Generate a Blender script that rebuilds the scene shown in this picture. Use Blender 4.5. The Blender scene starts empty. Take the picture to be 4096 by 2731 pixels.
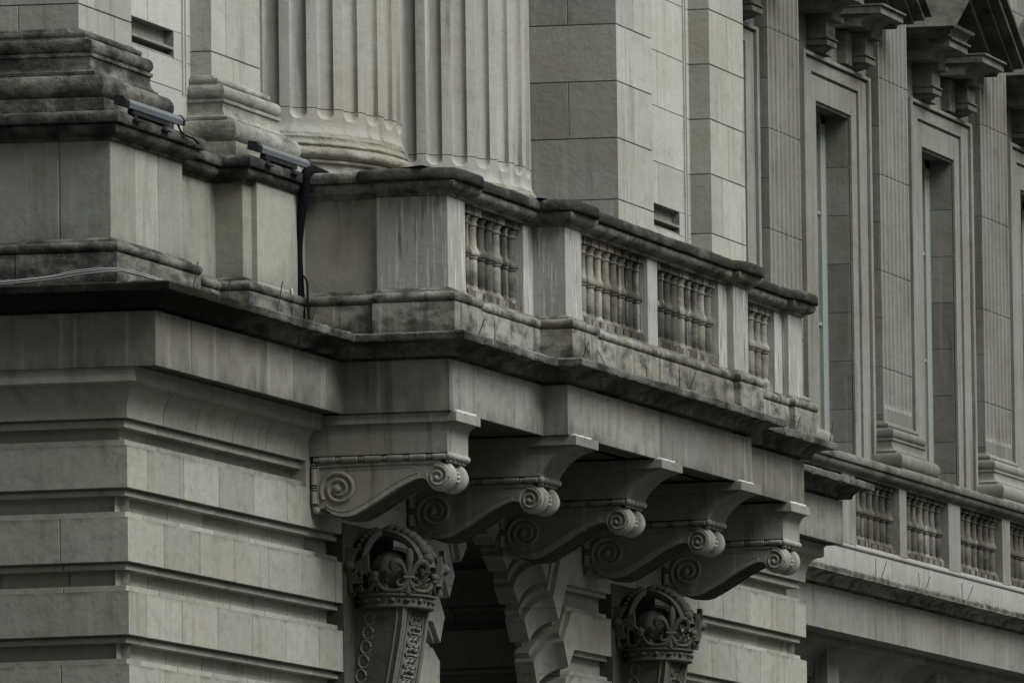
import bpy, math, random
from mathutils import Vector, Matrix, noise
R = math.radians
sc = bpy.context.scene

# ------------------------------------------------------------------ camera
cam_d = bpy.data.cameras.new("camera")
cam = bpy.data.objects.new("camera", cam_d)
sc.collection.objects.link(cam)
sc.camera = cam
cam_d.sensor_width = 36.0
cam_d.lens = 24000 / 4096 * 36
cam_d.shift_x = -2.7620
cam_d.shift_y = 0.5652
cam_d.clip_start = 1.0
cam_d.clip_end = 4000
rx = Vector((9.99388057e-01, 1.63046752e-03, -3.49403949e-02))
dn = Vector((-3.49785820e-02, 4.65847862e-02, -9.98296997e-01))
fw = Vector((0.0, 9.98913009e-01, 4.67148124e-02))
up, bk = -dn, -fw
cam.matrix_world = Matrix(((rx.x, up.x, bk.x, 29.0), (rx.y, up.y, bk.y, -57.4), (rx.z, up.z, bk.z, 1.6), (0, 0, 0, 1)))

# ------------------------------------------------------------------ sky, sun, exposure
w = bpy.data.worlds.new("World")
sc.world = w
w.use_nodes = True
nt = w.node_tree
bg = nt.nodes["Background"]
sky = nt.nodes.new("ShaderNodeTexSky")
sky.sky_type = 'NISHITA'
sky.sun_disc = False
SUN_EL, SUN_AZ = 52.0, 13.0            # azimuth measured from +X towards -Y
sky.sun_elevation = R(SUN_EL)
sky.sun_rotation = R(90 + SUN_AZ)
sky.dust_density = 6.0
sky.air_density = 1.0
sky.ozone_density = 1.0
hsv = nt.nodes.new("ShaderNodeHueSaturation")
hsv.inputs['Saturation'].default_value = 0.06     # overcast: almost no blue left in it
nt.links.new(sky.outputs[0], hsv.inputs['Color'])
nt.links.new(hsv.outputs[0], bg.inputs[0])
bg.inputs[1].default_value = 0.05
sun_d = bpy.data.lights.new("sun", 'SUN')
sun_d.energy = 3.2
sun_d.angle = R(38)
sun_d.color = (0.965, 1.0, 0.958)
sun = bpy.data.objects.new("sun", sun_d)
sc.collection.objects.link(sun)
az, el = R(SUN_AZ), R(SUN_EL)
sdir = Vector((math.cos(az) * math.cos(el), -math.sin(az) * math.cos(el), math.sin(el)))
sun.rotation_euler = sdir.to_track_quat('Z', 'Y').to_euler()
sc.view_settings.view_transform = 'Standard'
sc.view_settings.look = 'None'
sc.view_settings.gamma = 1.0
sc.view_settings.use_curve_mapping = False
sc.view_settings.exposure = 0.36
sc.cycles.max_bounces = 6
sc.cycles.diffuse_bounces = 3

# ------------------------------------------------------------------ materials
def N(t, kind, **kw):
    n = t.nodes.new(kind)
    for k, v in kw.items():
        if k in n.inputs: n.inputs[k].default_value = v
        else: setattr(n, k, v)
    return n

def stone(name, base=(.288, .298, .270), warm=(.270, .264, .216), dirt=(.055, .055, .048), crust=0.0,
          streak=.45, blotch=.5, moss=0.0, bump=.25, tonevar=.30, rough=.9, cscale=1.6, sf=7.0, stains=(), lightm=1.35):
    """Weathered limestone in world space: block tone, mottling, vertical rain streaks, black crust, moss."""
    m = bpy.data.materials.new(name); m.use_nodes = True
    t = m.node_tree; L = t.links.new
    bs = t.nodes['Principled BSDF']
    bs.inputs['Roughness'].default_value = rough
    bs.inputs['Specular IOR Level'].default_value = .25
    geo = N(t, 'ShaderNodeNewGeometry')
    def mapping(s):
        mp = N(t, 'ShaderNodeMapping'); mp.inputs['Scale'].default_value = s
        L(geo.outputs['Position'], mp.inputs['Vector']); return mp.outputs[0]
    def noise_(vec, scale, detail=4, rgh=.6, dist=0.0):
        n = N(t, 'ShaderNodeTexNoise'); n.inputs['Scale'].default_value = scale
        n.inputs['Detail'].default_value = detail; n.inputs['Roughness'].default_value = rgh
        n.inputs['Distortion'].default_value = dist
        L(vec, n.inputs['Vector']); return n.outputs['Fac']
    def ramp(fac, lo, hi, a=0., b=1.):
        r = N(t, 'ShaderNodeMapRange'); r.inputs[1].default_value = lo; r.inputs[2].default_value = hi
        r.inputs[3].default_value = a; r.inputs[4].default_value = b
        r.interpolation_type = 'SMOOTHSTEP'
        L(fac, r.inputs[0]); return r.outputs[0]
    def mix(f, a, b, mode='MIX'):
        x = N(t, 'ShaderNodeMix'); x.data_type = 'RGBA'; x.blend_type = mode
        if isinstance(f, (int, float)): x.inputs[0].default_value = f
        else: L(f, x.inputs[0])
        for i, c in ((6, a), (7, b)):
            if isinstance(c, tuple): x.inputs[i].default_value = (*c, 1)
            else: L(c, x.inputs[i])
        return x.outputs[2]
    def mul(a, b):
        x = N(t, 'ShaderNodeMath', operation='MULTIPLY')
        for i, c in ((0, a), (1, b)):
            if isinstance(c, (int, float)): x.inputs[i].default_value = c
            else: L(c, x.inputs[i])
        return x.outputs[0]
    at = N(t, 'ShaderNodeAttribute', attribute_name='tone')
    sep = N(t, 'ShaderNodeSeparateColor'); L(at.outputs['Color'], sep.inputs[0])
    pos = mapping((1, 1, 1))
    col = mix(ramp(noise_(pos, .9, 3), .35, .7), base, warm)
    # per block tone (r) and warmth (g)
    tone = ramp(sep.outputs[0], 0, 1, 1 - tonevar, 1 + tonevar * .55)
    cmb = N(t, 'ShaderNodeCombineColor')
    for i in range(3): L(tone, cmb.inputs[i])
    col = mix(1.0, col, cmb.outputs[0], 'MULTIPLY')
    col = mix(mul(sep.outputs[1], .5), col, warm)
    # fine mottling
    col = mix(ramp(noise_(pos, 9, 6, .7), .42, .75, 0, .32 * blotch * 2), col, dirt)
    col = mix(ramp(noise_(pos, 2.6, 5, .65, .6), .52, .78, 0, .9 * blotch), col, dirt)
    # lighter washed runs and darker runs, stretched down the wall
    sv = mapping((sf, sf, .08 * sf))
    col = mix(ramp(noise_(sv, 1.0, 4, .6), .54, .74, 0, streak), col, dirt)
    sv2 = mapping((sf * 1.3, sf * 1.3, .05 * sf))
    light = tuple(min(1, c * lightm) for c in base)
    col = mix(ramp(noise_(sv2, 1.3, 3, .55), .56, .68, 0, streak * .7), col, light)
    if crust > 0:
        cr = noise_(mapping((1.5, 1.5, 2.2)), cscale, 5, .6, 0.0)
        col = mix(ramp(cr, .56 - .42 * crust, .86 - .36 * crust), col, dirt)
        fine = noise_(pos, 26, 5, .75)
        col = mix(ramp(fine, .55, .8, 0, .35), col, (.20, .20, .175))
    if stains:
        sz = N(t, 'ShaderNodeSeparateXYZ'); L(geo.outputs['Position'], sz.inputs[0])
        ns = noise_(mapping((.5 * sf, .5 * sf, 1.1)), 1.0, 6, .7)
        for z0, ln, stg in stains:          # ln < 0: runs hanging from z0, ln > 0: soot rising from z0
            h = ramp(sz.outputs[2], z0, z0 + ln); h_n = t.nodes[-1]; h_n.interpolation_type = 'LINEAR'; h_n.clamp = False
            v = N(t, 'ShaderNodeMath', operation='MULTIPLY_ADD'); L(ns, v.inputs[0]); v.inputs[1].default_value = 2.6; v.inputs[2].default_value = -.85
            d = N(t, 'ShaderNodeMath', operation='SUBTRACT'); L(v.outputs[0], d.inputs[0]); L(h, d.inputs[1])
            msk = ramp(d.outputs[0], -.1, 1.0, 0, stg)
            lim = ramp(h, -.06, -.02)
            col = mix(mul(msk, lim), col, dirt)
    if moss > 0:
        # moss and black algae live on the southern end of the cornice
        sx = N(t, 'ShaderNodeSeparateXYZ'); L(geo.outputs['Position'], sx.inputs[0])
        nz = noise_(pos, 1.4, 5, .6)
        ad = N(t, 'ShaderNodeMath', operation='MULTIPLY_ADD'); L(nz, ad.inputs[0]); ad.inputs[1].default_value = 2.2
        L(sx.outputs[1], ad.inputs[2])
        msk = ramp(ad.outputs[0], -1.75, -.3, 1, 0)
        col = mix(mul(msk, .97), col, (.0045, .006, .003))
        g = ramp(noise_(pos, 7, 6, .75), .52, .72, 0, .75)
        zt = ramp(sx.outputs[2], 10.80, 10.87)
        col = mix(mul(mul(g, msk), zt), col, (.07, .08, .02))
    # world height wear: soft speckles
    L(col, bs.inputs['Base Color'])
    bmp = N(t, 'ShaderNodeBump'); bmp.inputs['Strength'].default_value = bump; bmp.inputs['Distance'].default_value = .02
    L(noise_(pos, 22, 8, .7), bmp.inputs['Height'])
    bmp2 = N(t, 'ShaderNodeBump'); bmp2.inputs['Strength'].default_value = bump * .6; bmp2.inputs['Distance'].default_value = .05
    L(noise_(pos, 5, 3, .6), bmp2.inputs['Height']); L(bmp.outputs[0], bmp2.inputs['Normal'])
    L(bmp2.outputs[0], bs.inputs['Normal'])
    return m

def plain(name, c, rough=.6, metal=0.0, var=.25, scale=20):
    m = bpy.data.materials.new(name); m.use_nodes = True
    t = m.node_tree; bs = t.nodes['Principled BSDF']
    n = N(t, 'ShaderNodeTexNoise'); n.inputs['Scale'].default_value = scale; n.inputs['Detail'].default_value = 5
    tc = N(t, 'ShaderNodeNewGeometry'); t.links.new(tc.outputs['Position'], n.inputs['Vector'])
    x = N(t, 'ShaderNodeMix'); x.data_type = 'RGBA'
    x.inputs[6].default_value = (*[v * (1 - var) for v in c], 1); x.inputs[7].default_value = (*[min(1, v * (1 + var)) for v in c], 1)
    t.links.new(n.outputs['Fac'], x.inputs[0]); t.links.new(x.outputs[2], bs.inputs['Base Color'])
    bs.inputs['Roughness'].default_value = rough; bs.inputs['Metallic'].default_value = metal
    return m

M_wall = stone('limestone', streak=.28, blotch=.28, stains=((11.34, .38, .55), (12.23, -.16, .5)))
M_rust = stone('rusticated_limestone', base=(.285, .288, .262), streak=.24, blotch=.4, bump=.25, tonevar=.15, stains=((9.468, -.07, .6), (8.814, -.08, .7), (8.144, -.08, .7), (7.477, -.08, .7)))
M_clean = stone('washed_limestone', base=(.39, .395, .375), warm=(.34, .33, .29), streak=.30, blotch=.2, tonevar=.14)
M_ped = stone('streaked_pedestal_limestone', base=(.33, .335, .32), warm=(.28, .28, .25), streak=.85, blotch=.2, tonevar=.1, sf=22., stains=((12.24, -.3, .5),), lightm=1.9)
M_drip = stone('dripped_limestone', base=(.26, .258, .235), warm=(.20, .19, .155), streak=.3, blotch=.3, stains=((12.24, -.42, .85),))
M_wplinth = stone('wing_ledge_limestone', base=(.25, .252, .24), warm=(.22, .21, .185), streak=.3, blotch=.3, tonevar=.1, stains=((10.93, .20, .95),))
M_panel = stone('stained_limestone', base=(.225, .225, .208), warm=(.17, .16, .132), streak=.6, blotch=.45, tonevar=.25, stains=((10.153, .34, .8), (10.655, -.14, .6)))
M_grey = stone('grey_weathered_limestone', base=(.17, .17, .155), warm=(.14, .135, .11), streak=.5, blotch=.7, crust=.35)
M_cope = stone('black_crusted_coping', base=(.17, .17, .155), warm=(.12, .115, .10), dirt=(.022, .023, .021), crust=.82, streak=.5, blotch=.8, bump=.9)
M_mould = stone('sooty_moulding', base=(.235, .235, .212), warm=(.18, .17, .14), dirt=(.028, .028, .024), crust=.36, streak=.85, blotch=.4, bump=.5, cscale=3.2, sf=13., stains=((10.87, .28, 1.0),))
M_cyma = stone('mossy_cyma', base=(.19, .19, .175), warm=(.14, .135, .12), dirt=(.015, .016, .014), crust=.5, streak=.95, sf=14., stains=((10.815, -.13, .9), (10.67, .05, .5)), blotch=.6, moss=1, bump=.8)
M_base = stone('sooty_pier_base', base=(.18, .18, .163), warm=(.145, .14, .12), dirt=(.026, .027, .024), crust=.6, cscale=2.4, streak=.3, blotch=.7, bump=.8)
M_relief = stone('rain_washed_carving', base=(.15, .15, .135), warm=(.12, .115, .095), dirt=(.03, .03, .025), streak=.3, blotch=.6)
M_beadgap = stone('near_black_stone', base=(.035, .035, .032), warm=(.03, .03, .026), dirt=(.012, .012, .011))  # near-black ground showing in the gaps between the bracket beads
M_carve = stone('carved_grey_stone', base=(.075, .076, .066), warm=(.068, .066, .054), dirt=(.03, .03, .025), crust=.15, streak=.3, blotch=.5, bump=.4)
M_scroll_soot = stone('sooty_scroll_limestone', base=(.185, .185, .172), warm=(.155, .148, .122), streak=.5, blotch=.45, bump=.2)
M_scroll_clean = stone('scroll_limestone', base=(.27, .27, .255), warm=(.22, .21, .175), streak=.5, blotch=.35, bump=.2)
M_balus = stone('baluster_limestone', base=(.24, .235, .21), warm=(.16, .145, .115), dirt=(.022, .021, .018), streak=.9, blotch=.8, tonevar=.8, sf=9., crust=.25)
M_wing = stone('wing_limestone', base=(.215, .217, .20), warm=(.18, .172, .145), streak=.5, blotch=.3)
M_lead = stone('lead_grey_roof', base=(.10, .102, .09), warm=(.08, .08, .065), dirt=(.02, .02, .018), crust=.3, streak=.3, blotch=.7)
M_lime = plain('white_lime_mortar', (.50, .51, .49), .9, scale=30)
M_joint = plain('mortar', (.03, .032, .028), .95)
M_paint = plain('pale_green_paint', (.22, .245, .225), .5)
M_glass = plain('window_glass', (.10, .11, .105), .25)
M_black = plain('black_rubber', (.004, .005, .006), .85)
M_black.node_tree.nodes['Principled BSDF'].inputs['Specular IOR Level'].default_value = .1
M_metal = plain('grey_floodlight_metal', (.15, .17, .185), .5, .3)
M_mdark = plain('dark_metal', (.02, .021, .024), .5, .4)
M_white = plain('white_cable_plastic', (.27, .28, .28), .5)
M_cond = plain('grey_conduit_plastic', (.26, .27, .28), .5)
M_rod = plain('rusty_rod', (.02, .018, .016), .7, .3)
M_ground = plain('tarmac', (.05, .05, .05), .9, scale=3)
M_lawn = plain('gravel_path', (.05, .045, .04), .9, scale=3)

# ------------------------------------------------------------------ mesh helpers
rnd = random.Random(7)
class MB:
    def __init__(s): s.v = []; s.f = []; s.t = []
    def add(s, vs, fs, tone=(.5, 0)):
        b = len(s.v); s.v += [tuple(p) for p in vs]
        for f in fs: s.f.append([b + i for i in f]); s.t.append(tone)
    def box(s, x0, x1, y0, y1, z0, z1, tone=None):
        tone = tone or (rnd.random(), rnd.random() * .6)
        v = [(x, y, z) for z in (z0, z1) for y in (y0, y1) for x in (x0, x1)]
        s.add(v, [(0, 2, 3, 1), (4, 5, 7, 6), (0, 1, 5, 4), (2, 6, 7, 3), (0, 4, 6, 2), (1, 3, 7, 5)], tone)
    def sweep(s, path, prof, joints=None, pitch=None, off=0.0, g=.018, jw=.0075, rough=0.0, step=0.0, caps=False, seed=0, tonefix=None, an=(1, 1)):
        """Sweep profile [(out, z)..] along plan path; outward is on the right of travel. joints: {segment: [distances]}"""
        P = [Vector((p[0], p[1])) for p in path]; n = len(P) - 1
        T = [(P[i + 1] - P[i]).normalized() for i in range(n)]
        Nn = [Vector((t.y, -t.x)) for t in T]
        rr = random.Random(seed + int(prof[0][1] * 100))
        secs = []   # (point, mitre, dip, block)
        blk = 0
        for i in range(n):
            ln = (P[i + 1] - P[i]).length
            if i == 0: m0 = Nn[0]
            else: m0 = (Nn[i - 1] + Nn[i]) / (1 + Nn[i - 1].dot(Nn[i]))
            secs.append((P[i], m0, 0, blk))
            js = []
            if joints is not None: js = list(joints.get(i, []))
            elif pitch:
                d = pitch if off == 0 else off
                while d < ln - .08:
                    if d > .08: js.append(d)
                    d += pitch
            ev = [(d, 1) for d in js]
            if step:
                k = int(ln / step)
                for q in range(1, k):
                    d = q * ln / k
                    if all(abs(d - j) > .03 for j in js): ev.append((d, 0))
            ev.sort()
            for d, isj in ev:
                p = P[i] + T[i] * d
                if isj:
                    secs.append((P[i] + T[i] * (d - jw), Nn[i], 0, blk)); 
                    secs.append((p, Nn[i], 1, blk)); blk += 1
                    secs.append((P[i] + T[i] * (d + jw), Nn[i], 0, blk))
                else: secs.append((p, Nn[i], 0, blk))
            # a change of wall does not change the stone, unless long
        secs.append((P[-1], Nn[-1], 0, blk))
        tones = [(rr.random(), rr.random() ** 2 * .7) for _ in range(blk + 1)]
        if tonefix: tones = [(tonefix[0] + rr.uniform(-.12, .12), tonefix[1]) for _ in tones]
        vs = []; k = len(prof)
        for (p, m, dip, b) in secs:
            for (d, z) in prof:
                dd = d - (g if dip else 0)
                if rough:
                    q = noise.noise(Vector((p.x * 5.1, p.y * 5.1, z * 7 + d * 3))) * rough
                    q2 = noise.noise(Vector((p.x * 13 + 9, p.y * 13, z * 15))) * rough * .6
                    dd += q + q2; zz = z + q2 * .8
                else: zz = z
                vs.append((p.x + m.x * dd * an[0], p.y + m.y * dd * an[1], zz))
        base = len(s.v); s.v += vs
        for i in range(len(secs) - 1):
            tb = tones[secs[i + 1][3]] if secs[i][2] else tones[secs[i][3]]
            for j in range(k - 1):
                s.f.append([base + i * k + j, base + (i + 1) * k + j, base + (i + 1) * k + j + 1, base + i * k + j + 1]); s.t.append(tb)
        if caps:
            s.f.append([base + j for j in range(k)][::-1] if False else [base + j for j in range(k - 1, -1, -1)]); s.t.append(tones[0])
            e = base + (len(secs) - 1) * k
            s.f.append([e + j for j in range(k)]); s.t.append(tones[-1])
    def lathe(s, c, prof, seg=24, axis='Z', tone=(.5, 0), fn=None, a0=0, a1=2 * math.pi):
        """prof [(r, h)] turned about a vertical (or Y) axis through c."""
        k = len(prof); vs = []
        full = abs(a1 - a0 - 2 * math.pi) < 1e-6
        ns = seg if full else seg + 1
        for i in range(ns):
            a = a0 + (a1 - a0) * i / seg
            for (r, h) in prof:
                if fn: r = fn(r, a, h)
                if axis == 'Z': vs.append((c[0] + r * math.cos(a), c[1] + r * math.sin(a), c[2] + h))
                else: vs.append((c[0] + r * math.cos(a), c[1] + h, c[2] + r * math.sin(a)))
        b = len(s.v); s.v += vs
        for i in range(seg):
            i2 = (i + 1) % ns
            for j in range(k - 1):
                q = [b + i * k + j, b + i2 * k + j, b + i2 * k + j + 1, b + i * k + j + 1]
                if axis != 'Z': q.reverse()
                s.f.append(q); s.t.append(tone)
    def prism(s, poly, y0, y1, tone=(.5, 0), plane='XZ'):
        """extrude a closed polygon given in the XZ (or YZ, XY) plane."""
        k = len(poly)
        if plane == 'XZ': v = [(a, y0, b) for a, b in poly] + [(a, y1, b) for a, b in poly]
        elif plane == 'YZ': v = [(y0, a, b) for a, b in poly] + [(y1, a, b) for a, b in poly]
        else: v = [(a, b, y0) for a, b in poly] + [(a, b, y1) for a, b in poly]
        f = [list(range(k)), list(range(2 * k - 1, k - 1, -1))]
        f += [[i, i + k, (i + 1) % k + k, (i + 1) % k] for i in range(k)]
        s.add(v, f, tone)
    def tube(s, pts, r, seg=8, tone=(.5, 0), r1=None, flat=1.0):
        pts = [Vector(p) for p in pts]; n = len(pts); vs = []
        up = Vector((0, 0, 1)); prev = None
        for i, p in enumerate(pts):
            t = (pts[min(i + 1, n - 1)] - pts[max(i - 1, 0)]).normalized()
            a = t.cross(up if abs(t.z) < .9 else Vector((1, 0, 0))).normalized() if prev is None else (prev - t * prev.dot(t)).normalized()
            prev = a; b = t.cross(a)
            rad = r if r1 is None else r + (r1 - r) * i / (n - 1)
            if callable(r): rad = r(i / (n - 1))
            for q in range(seg):
                an = 2 * math.pi * q / seg
                vs.append(p + a * math.cos(an) * rad + b * math.sin(an) * rad * flat)
        b0 = len(s.v); s.v += [tuple(v) for v in vs]
        for i in range(n - 1):
            for q in range(seg):
                s.f.append([b0 + i * seg + q, b0 + i * seg + (q + 1) % seg, b0 + (i + 1) * seg + (q + 1) % seg, b0 + (i + 1) * seg + q]); s.t.append(tone)
        s.f.append([b0 + q for q in range(seg)][::-1]); s.t.append(tone)
        s.f.append([b0 + (n - 1) * seg + q for q in range(seg)]); s.t.append(tone)
    def ball(s, c, r, seg=12, tone=(.5, 0), sc3=(1, 1, 1)):
        pr = [(r * math.sin(math.pi * j / 8), -r * math.cos(math.pi * j / 8)) for j in range(9)]
        b = len(s.v); s.lathe((0, 0, 0), pr, seg, tone=tone)
        for i in range(b, len(s.v)):
            x, y, z = s.v[i]; s.v[i] = (c[0] + x * sc3[0], c[1] + y * sc3[1], c[2] + z * sc3[2])
    def build(s, name, mat, parent=None, smooth=None, bevel=0.0, recalc=False, split=False):
        if split:                      # every separate stone becomes a part of its own
            par = list(range(len(s.v)))
            def find(a):
                while par[a] != a: par[a] = par[par[a]]; a = par[a]
                return a
            for f in s.f:
                r0 = find(f[0])
                for i in f[1:]: par[find(i)] = r0
            groups = {}
            for f, t in zip(s.f, s.t): groups.setdefault(find(f[0]), []).append((f, t))
            for g_ in groups.values():
                q = MB(); mp = {}
                for f, t in g_:
                    for i in f:
                        if i not in mp: mp[i] = len(q.v); q.v.append(s.v[i])
                    q.f.append([mp[i] for i in f]); q.t.append(t)
                q.build(name, mat, parent, smooth, bevel, recalc)
            return
        me = bpy.data.meshes.new(name)
        me.from_pydata(s.v, [], s.f)
        ca = me.color_attributes.new('tone', 'FLOAT_COLOR', 'CORNER')
        li = 0; data = []
        for p, t in zip(s.f, s.t): data += [t[0], t[1], 0, 1] * len(p)
        ca.data.foreach_set('color', data)
        me.materials.append(mat)
        if recalc:
            import bmesh
            bm = bmesh.new(); bm.from_mesh(me); bmesh.ops.recalc_face_normals(bm, faces=bm.faces); bm.to_mesh(me); bm.free()
        me.validate()
        if smooth:
            me.shade_smooth(); me.set_sharp_from_angle(angle=R(smooth))
        o = bpy.data.objects.new(name, me); sc.collection.objects.link(o)
        if parent: o.parent = parent
        if bevel:
            b = o.modifiers.new('soft', 'BEVEL'); b.width = bevel; b.segments = 2; b.limit_method = 'ANGLE'; b.angle_limit = R(40)
        return o

def root(name, label, cat, loc=(0, 0, 0), group=None):
    o = bpy.data.objects.new(name, None); sc.collection.objects.link(o); o.location = loc
    o['label'] = label; o['category'] = cat
    if group: o['group'] = group
    return o
def tag(o, label, cat, group=None):
    o['label'] = label; o['category'] = cat
    if group: o['group'] = group
    return o
def empty(name, parent):
    o = bpy.data.objects.new(name, None); sc.collection.objects.link(o); o.parent = parent; return o
def copy_tree(o, parent, off):
    c = o.copy(); sc.collection.objects.link(c); c.parent = parent; c.location = o.location + Vector(off)
    for ch in list(o.children):
        d = ch.copy(); sc.collection.objects.link(d); d.parent = c
    return c
def arc(cx, cz, r, a0, a1, n):
    return [(cx + r * math.cos(R(a0 + (a1 - a0) * i / n)), cz + r * math.sin(R(a0 + (a1 - a0) * i / n))) for i in range(n + 1)]

pav = root('palace_pavilion', 'projecting grey limestone pavilion of a palace with rusticated base, columns and balcony', 'building')
wing = root('palace_wing', 'set-back palace wing with fluted pilasters, tall windows and balustrade at the right', 'building')

# ------------------------------------------------------------------ ground
g = MB(); g.box(-60, 120, -160, 120, -.3, 0); o = g.build('ground', M_ground); o['kind'] = 'structure'
g = MB(); g.box(9, 60, -150, 110, 0, .12); o = g.build('pavement', M_lawn); o['kind'] = 'structure'

# ------------------------------------------------------------------ rusticated lower wall
YN = 11.28
def course_prof(zt, zb, nxt):
    return [(0, nxt), (-.05, nxt), (-.05, nxt + .055), (-.155, nxt + .055), (-.155, zb - .068), (-.05, zb - .068), (-.05, zb - .024),
            (-.075, zb - .024), (-.075, zb), (0, zb), (0, zt)]
tops = [9.468, 8.814, 8.144, 7.477, 6.81, 6.14, 5.47, 4.80]
bots = [9.084, 8.412, 7.745, 7.070, 6.41, 5.74, 5.07, 4.40]
ms, mn = MB(), MB()
ends = [.74, .70, .62, .56, .5, .5, .5, .5]
for k in range(7):
    prof = course_prof(tops[k], bots[k], tops[k + 1])
    yo = [.30, .62][k % 2] if k else .35
    j1 = []; d = yo
    while d < ends[k] + 3.26 - .1: j1.append(d); d += .625
    j0 = [3.39, 2.77, 2.15] if k % 2 else [2.77 + .31]
    if k == 0: j0 = [2.1]
    if k == 2: j0 = [1.9]
    ms.sweep([(-4, -3.26), (.01, -3.26), (.01, ends[k])], prof, joints={0: j0, 1: j1}, seed=3, rough=.0035, step=.07)
    js = []; d = [.35, .05][k % 2] + .3
    while d < YN - (7.2 + .1): js.append(d); d += .625
    mn.sweep([(.01, 7.2), (.01, YN), (-4, YN)], prof, joints={0: js, 1: [.9, 1.8, 2.7]}, seed=9, rough=.0035, step=.07)
ms.sweep([(-4, -3.26), (.01, -3.26), (.01, .5)], [(0, 0), (0, tops[7])], pitch=1.2)
mn.sweep([(.01, 7.2), (.01, YN), (-4, YN)], [(0, 0), (0, tops[7])], pitch=1.2)
ms.build('rusticated_wall', M_rust, pav, bevel=.006); mn.build('rusticated_wall', M_rust, pav, bevel=.006)

# bed moulding under the cornice
def bed(d0=0, grow=1.0):
    p = [(0, 9.468), (-.05, 9.468), (-.05, 9.525), (-.155, 9.525), (-.155, 9.64), (-.05, 9.64), (-.05, 9.70), (-.07, 9.70), (-.07, 9.72), (0, 9.72), (0, 9.74)]
    for i in range(1, 9):
        a = math.pi / 2 * i / 8
        p.append((.12 * grow * (1 - math.cos(a)), 9.74 + .27 * math.sin(a)))
    p += [(.14 * grow, 10.015), (.155 * grow, 10.03), (.155 * grow, 10.135), (.17 * grow, 10.14), (.17 * grow, 10.16)]
    return p
mb = MB()
mb.sweep([(-4, -3.26), (.01, -3.26), (.01, -.05)], bed(), joints={0: [2.75], 1: [.62, 1.2, 1.85, 2.45, 3.0]}, seed=21)
mb.build('bed_moulding', M_rust, pav, smooth=35)
mb = MB()
mb.sweep([(.01, 8.05), (.01, YN), (-4, YN)], bed(), joints={0: [.4, 1.0, 1.6, 2.2], 1: [.9]}, seed=22)
mb.build('bed_moulding', M_rust, pav, smooth=35)
# flush stone backing behind the brackets
mb = MB()
for (ya, yb, za, zb_) in ((-.05, .95, 9.10, 10.16), (6.97, 8.05, 9.10, 10.16), (.954, 2.5, 9.63, 10.16), (5.42, 6.966, 9.63, 10.16), (2.504, 3.96, 9.985, 10.16), (3.964, 5.416, 9.985, 10.16)):
    mb.box(-.6, .012, ya, yb, za, zb_)
mb.build('bracket_wall', M_wall, pav, bevel=.005)

# ------------------------------------------------------------------ arch with rusticated voussoirs
YC = 3.96
FP = [(1.41, 5.0), (1.41, 6.0), (1.41, 7.0), (1.41, 7.6), (1.408, 7.9), (1.39, 8.212), (1.30, 8.45), (1.19, 8.68), (1.075, 8.90), (.945, 9.06), (.80, 9.245), (.64, 9.44), (.48, 9.58), (.31, 9.69), (.13, 9.755), (0, 9.77)]
def FZ(z):
    """front edge of the arch opening as half width and direction of the joint, at height z"""
    for (y0, z0), (y1, z1) in zip(FP, FP[1:]):
        if z0 <= z <= z1:
            t = (z - z0) / (z1 - z0); y = y0 + (y1 - y0) * t
            break
    d = Vector((y, z - 6.3)) if z > 7.9 else Vector((1, (z - 7.9) * 0)) if z < 7.5 else Vector((1.0, max(0, (z - 7.5) * 2.8)))
    return Vector((y, z)), d.normalized()
def voussoir(mb, zb, zt, outer, sg, inset=0.0, tone=(.5, .1), grow=0.0, back=-.45):
    zs = [zb - grow + (zt - zb + 2 * grow) * i / 5 for i in range(6)]
    vs = []; fs = []; nth = 8
    for z in zs:
        P_, d = FZ(min(z, 9.769)); P_ = P_ + d * inset
        for j in range(nth + 1):
            th = math.pi / 2 * j / nth; q = P_ - d * (.25 * (1 - math.cos(th)))
            vs.append((.011 - inset - .26 * math.sin(th), YC + sg * q.x, q.y))
        q = P_ - d * .25; vs.append((back, YC + sg * q.x, q.y))
    k = nth + 2
    for i in range(5):
        for j in range(k - 1): fs.append([i * k + j, i * k + j + 1, (i + 1) * k + j + 1, (i + 1) * k + j])
    nO = len(vs)
    for (y, z) in outer: vs += [(.011 - inset, YC + sg * y, z), (back, YC + sg * y, z)]
    # front face: opening edge upwards, then the outer outline back down
    fs.append([i * k for i in range(6)] + [nO + 2 * i for i in range(len(outer))])
    no = len(outer)
    fs.append([5 * k + j for j in range(k)] + [nO + 1, nO])
    fs.append([nO + 2 * (no - 1), nO + 2 * (no - 1) + 1] + [j for j in range(k - 1, -1, -1)])
    for i in range(no - 1): fs.append([nO + 2 * i, nO + 2 * i + 1, nO + 2 * i + 3, nO + 2 * i + 2])
    mb.add(vs, fs, tone)
def at(z, zz):
    P_, d = FZ(z); t = (zz - P_.y) / max(d.y, .05); return (P_.x + d.x * t, zz)
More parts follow.
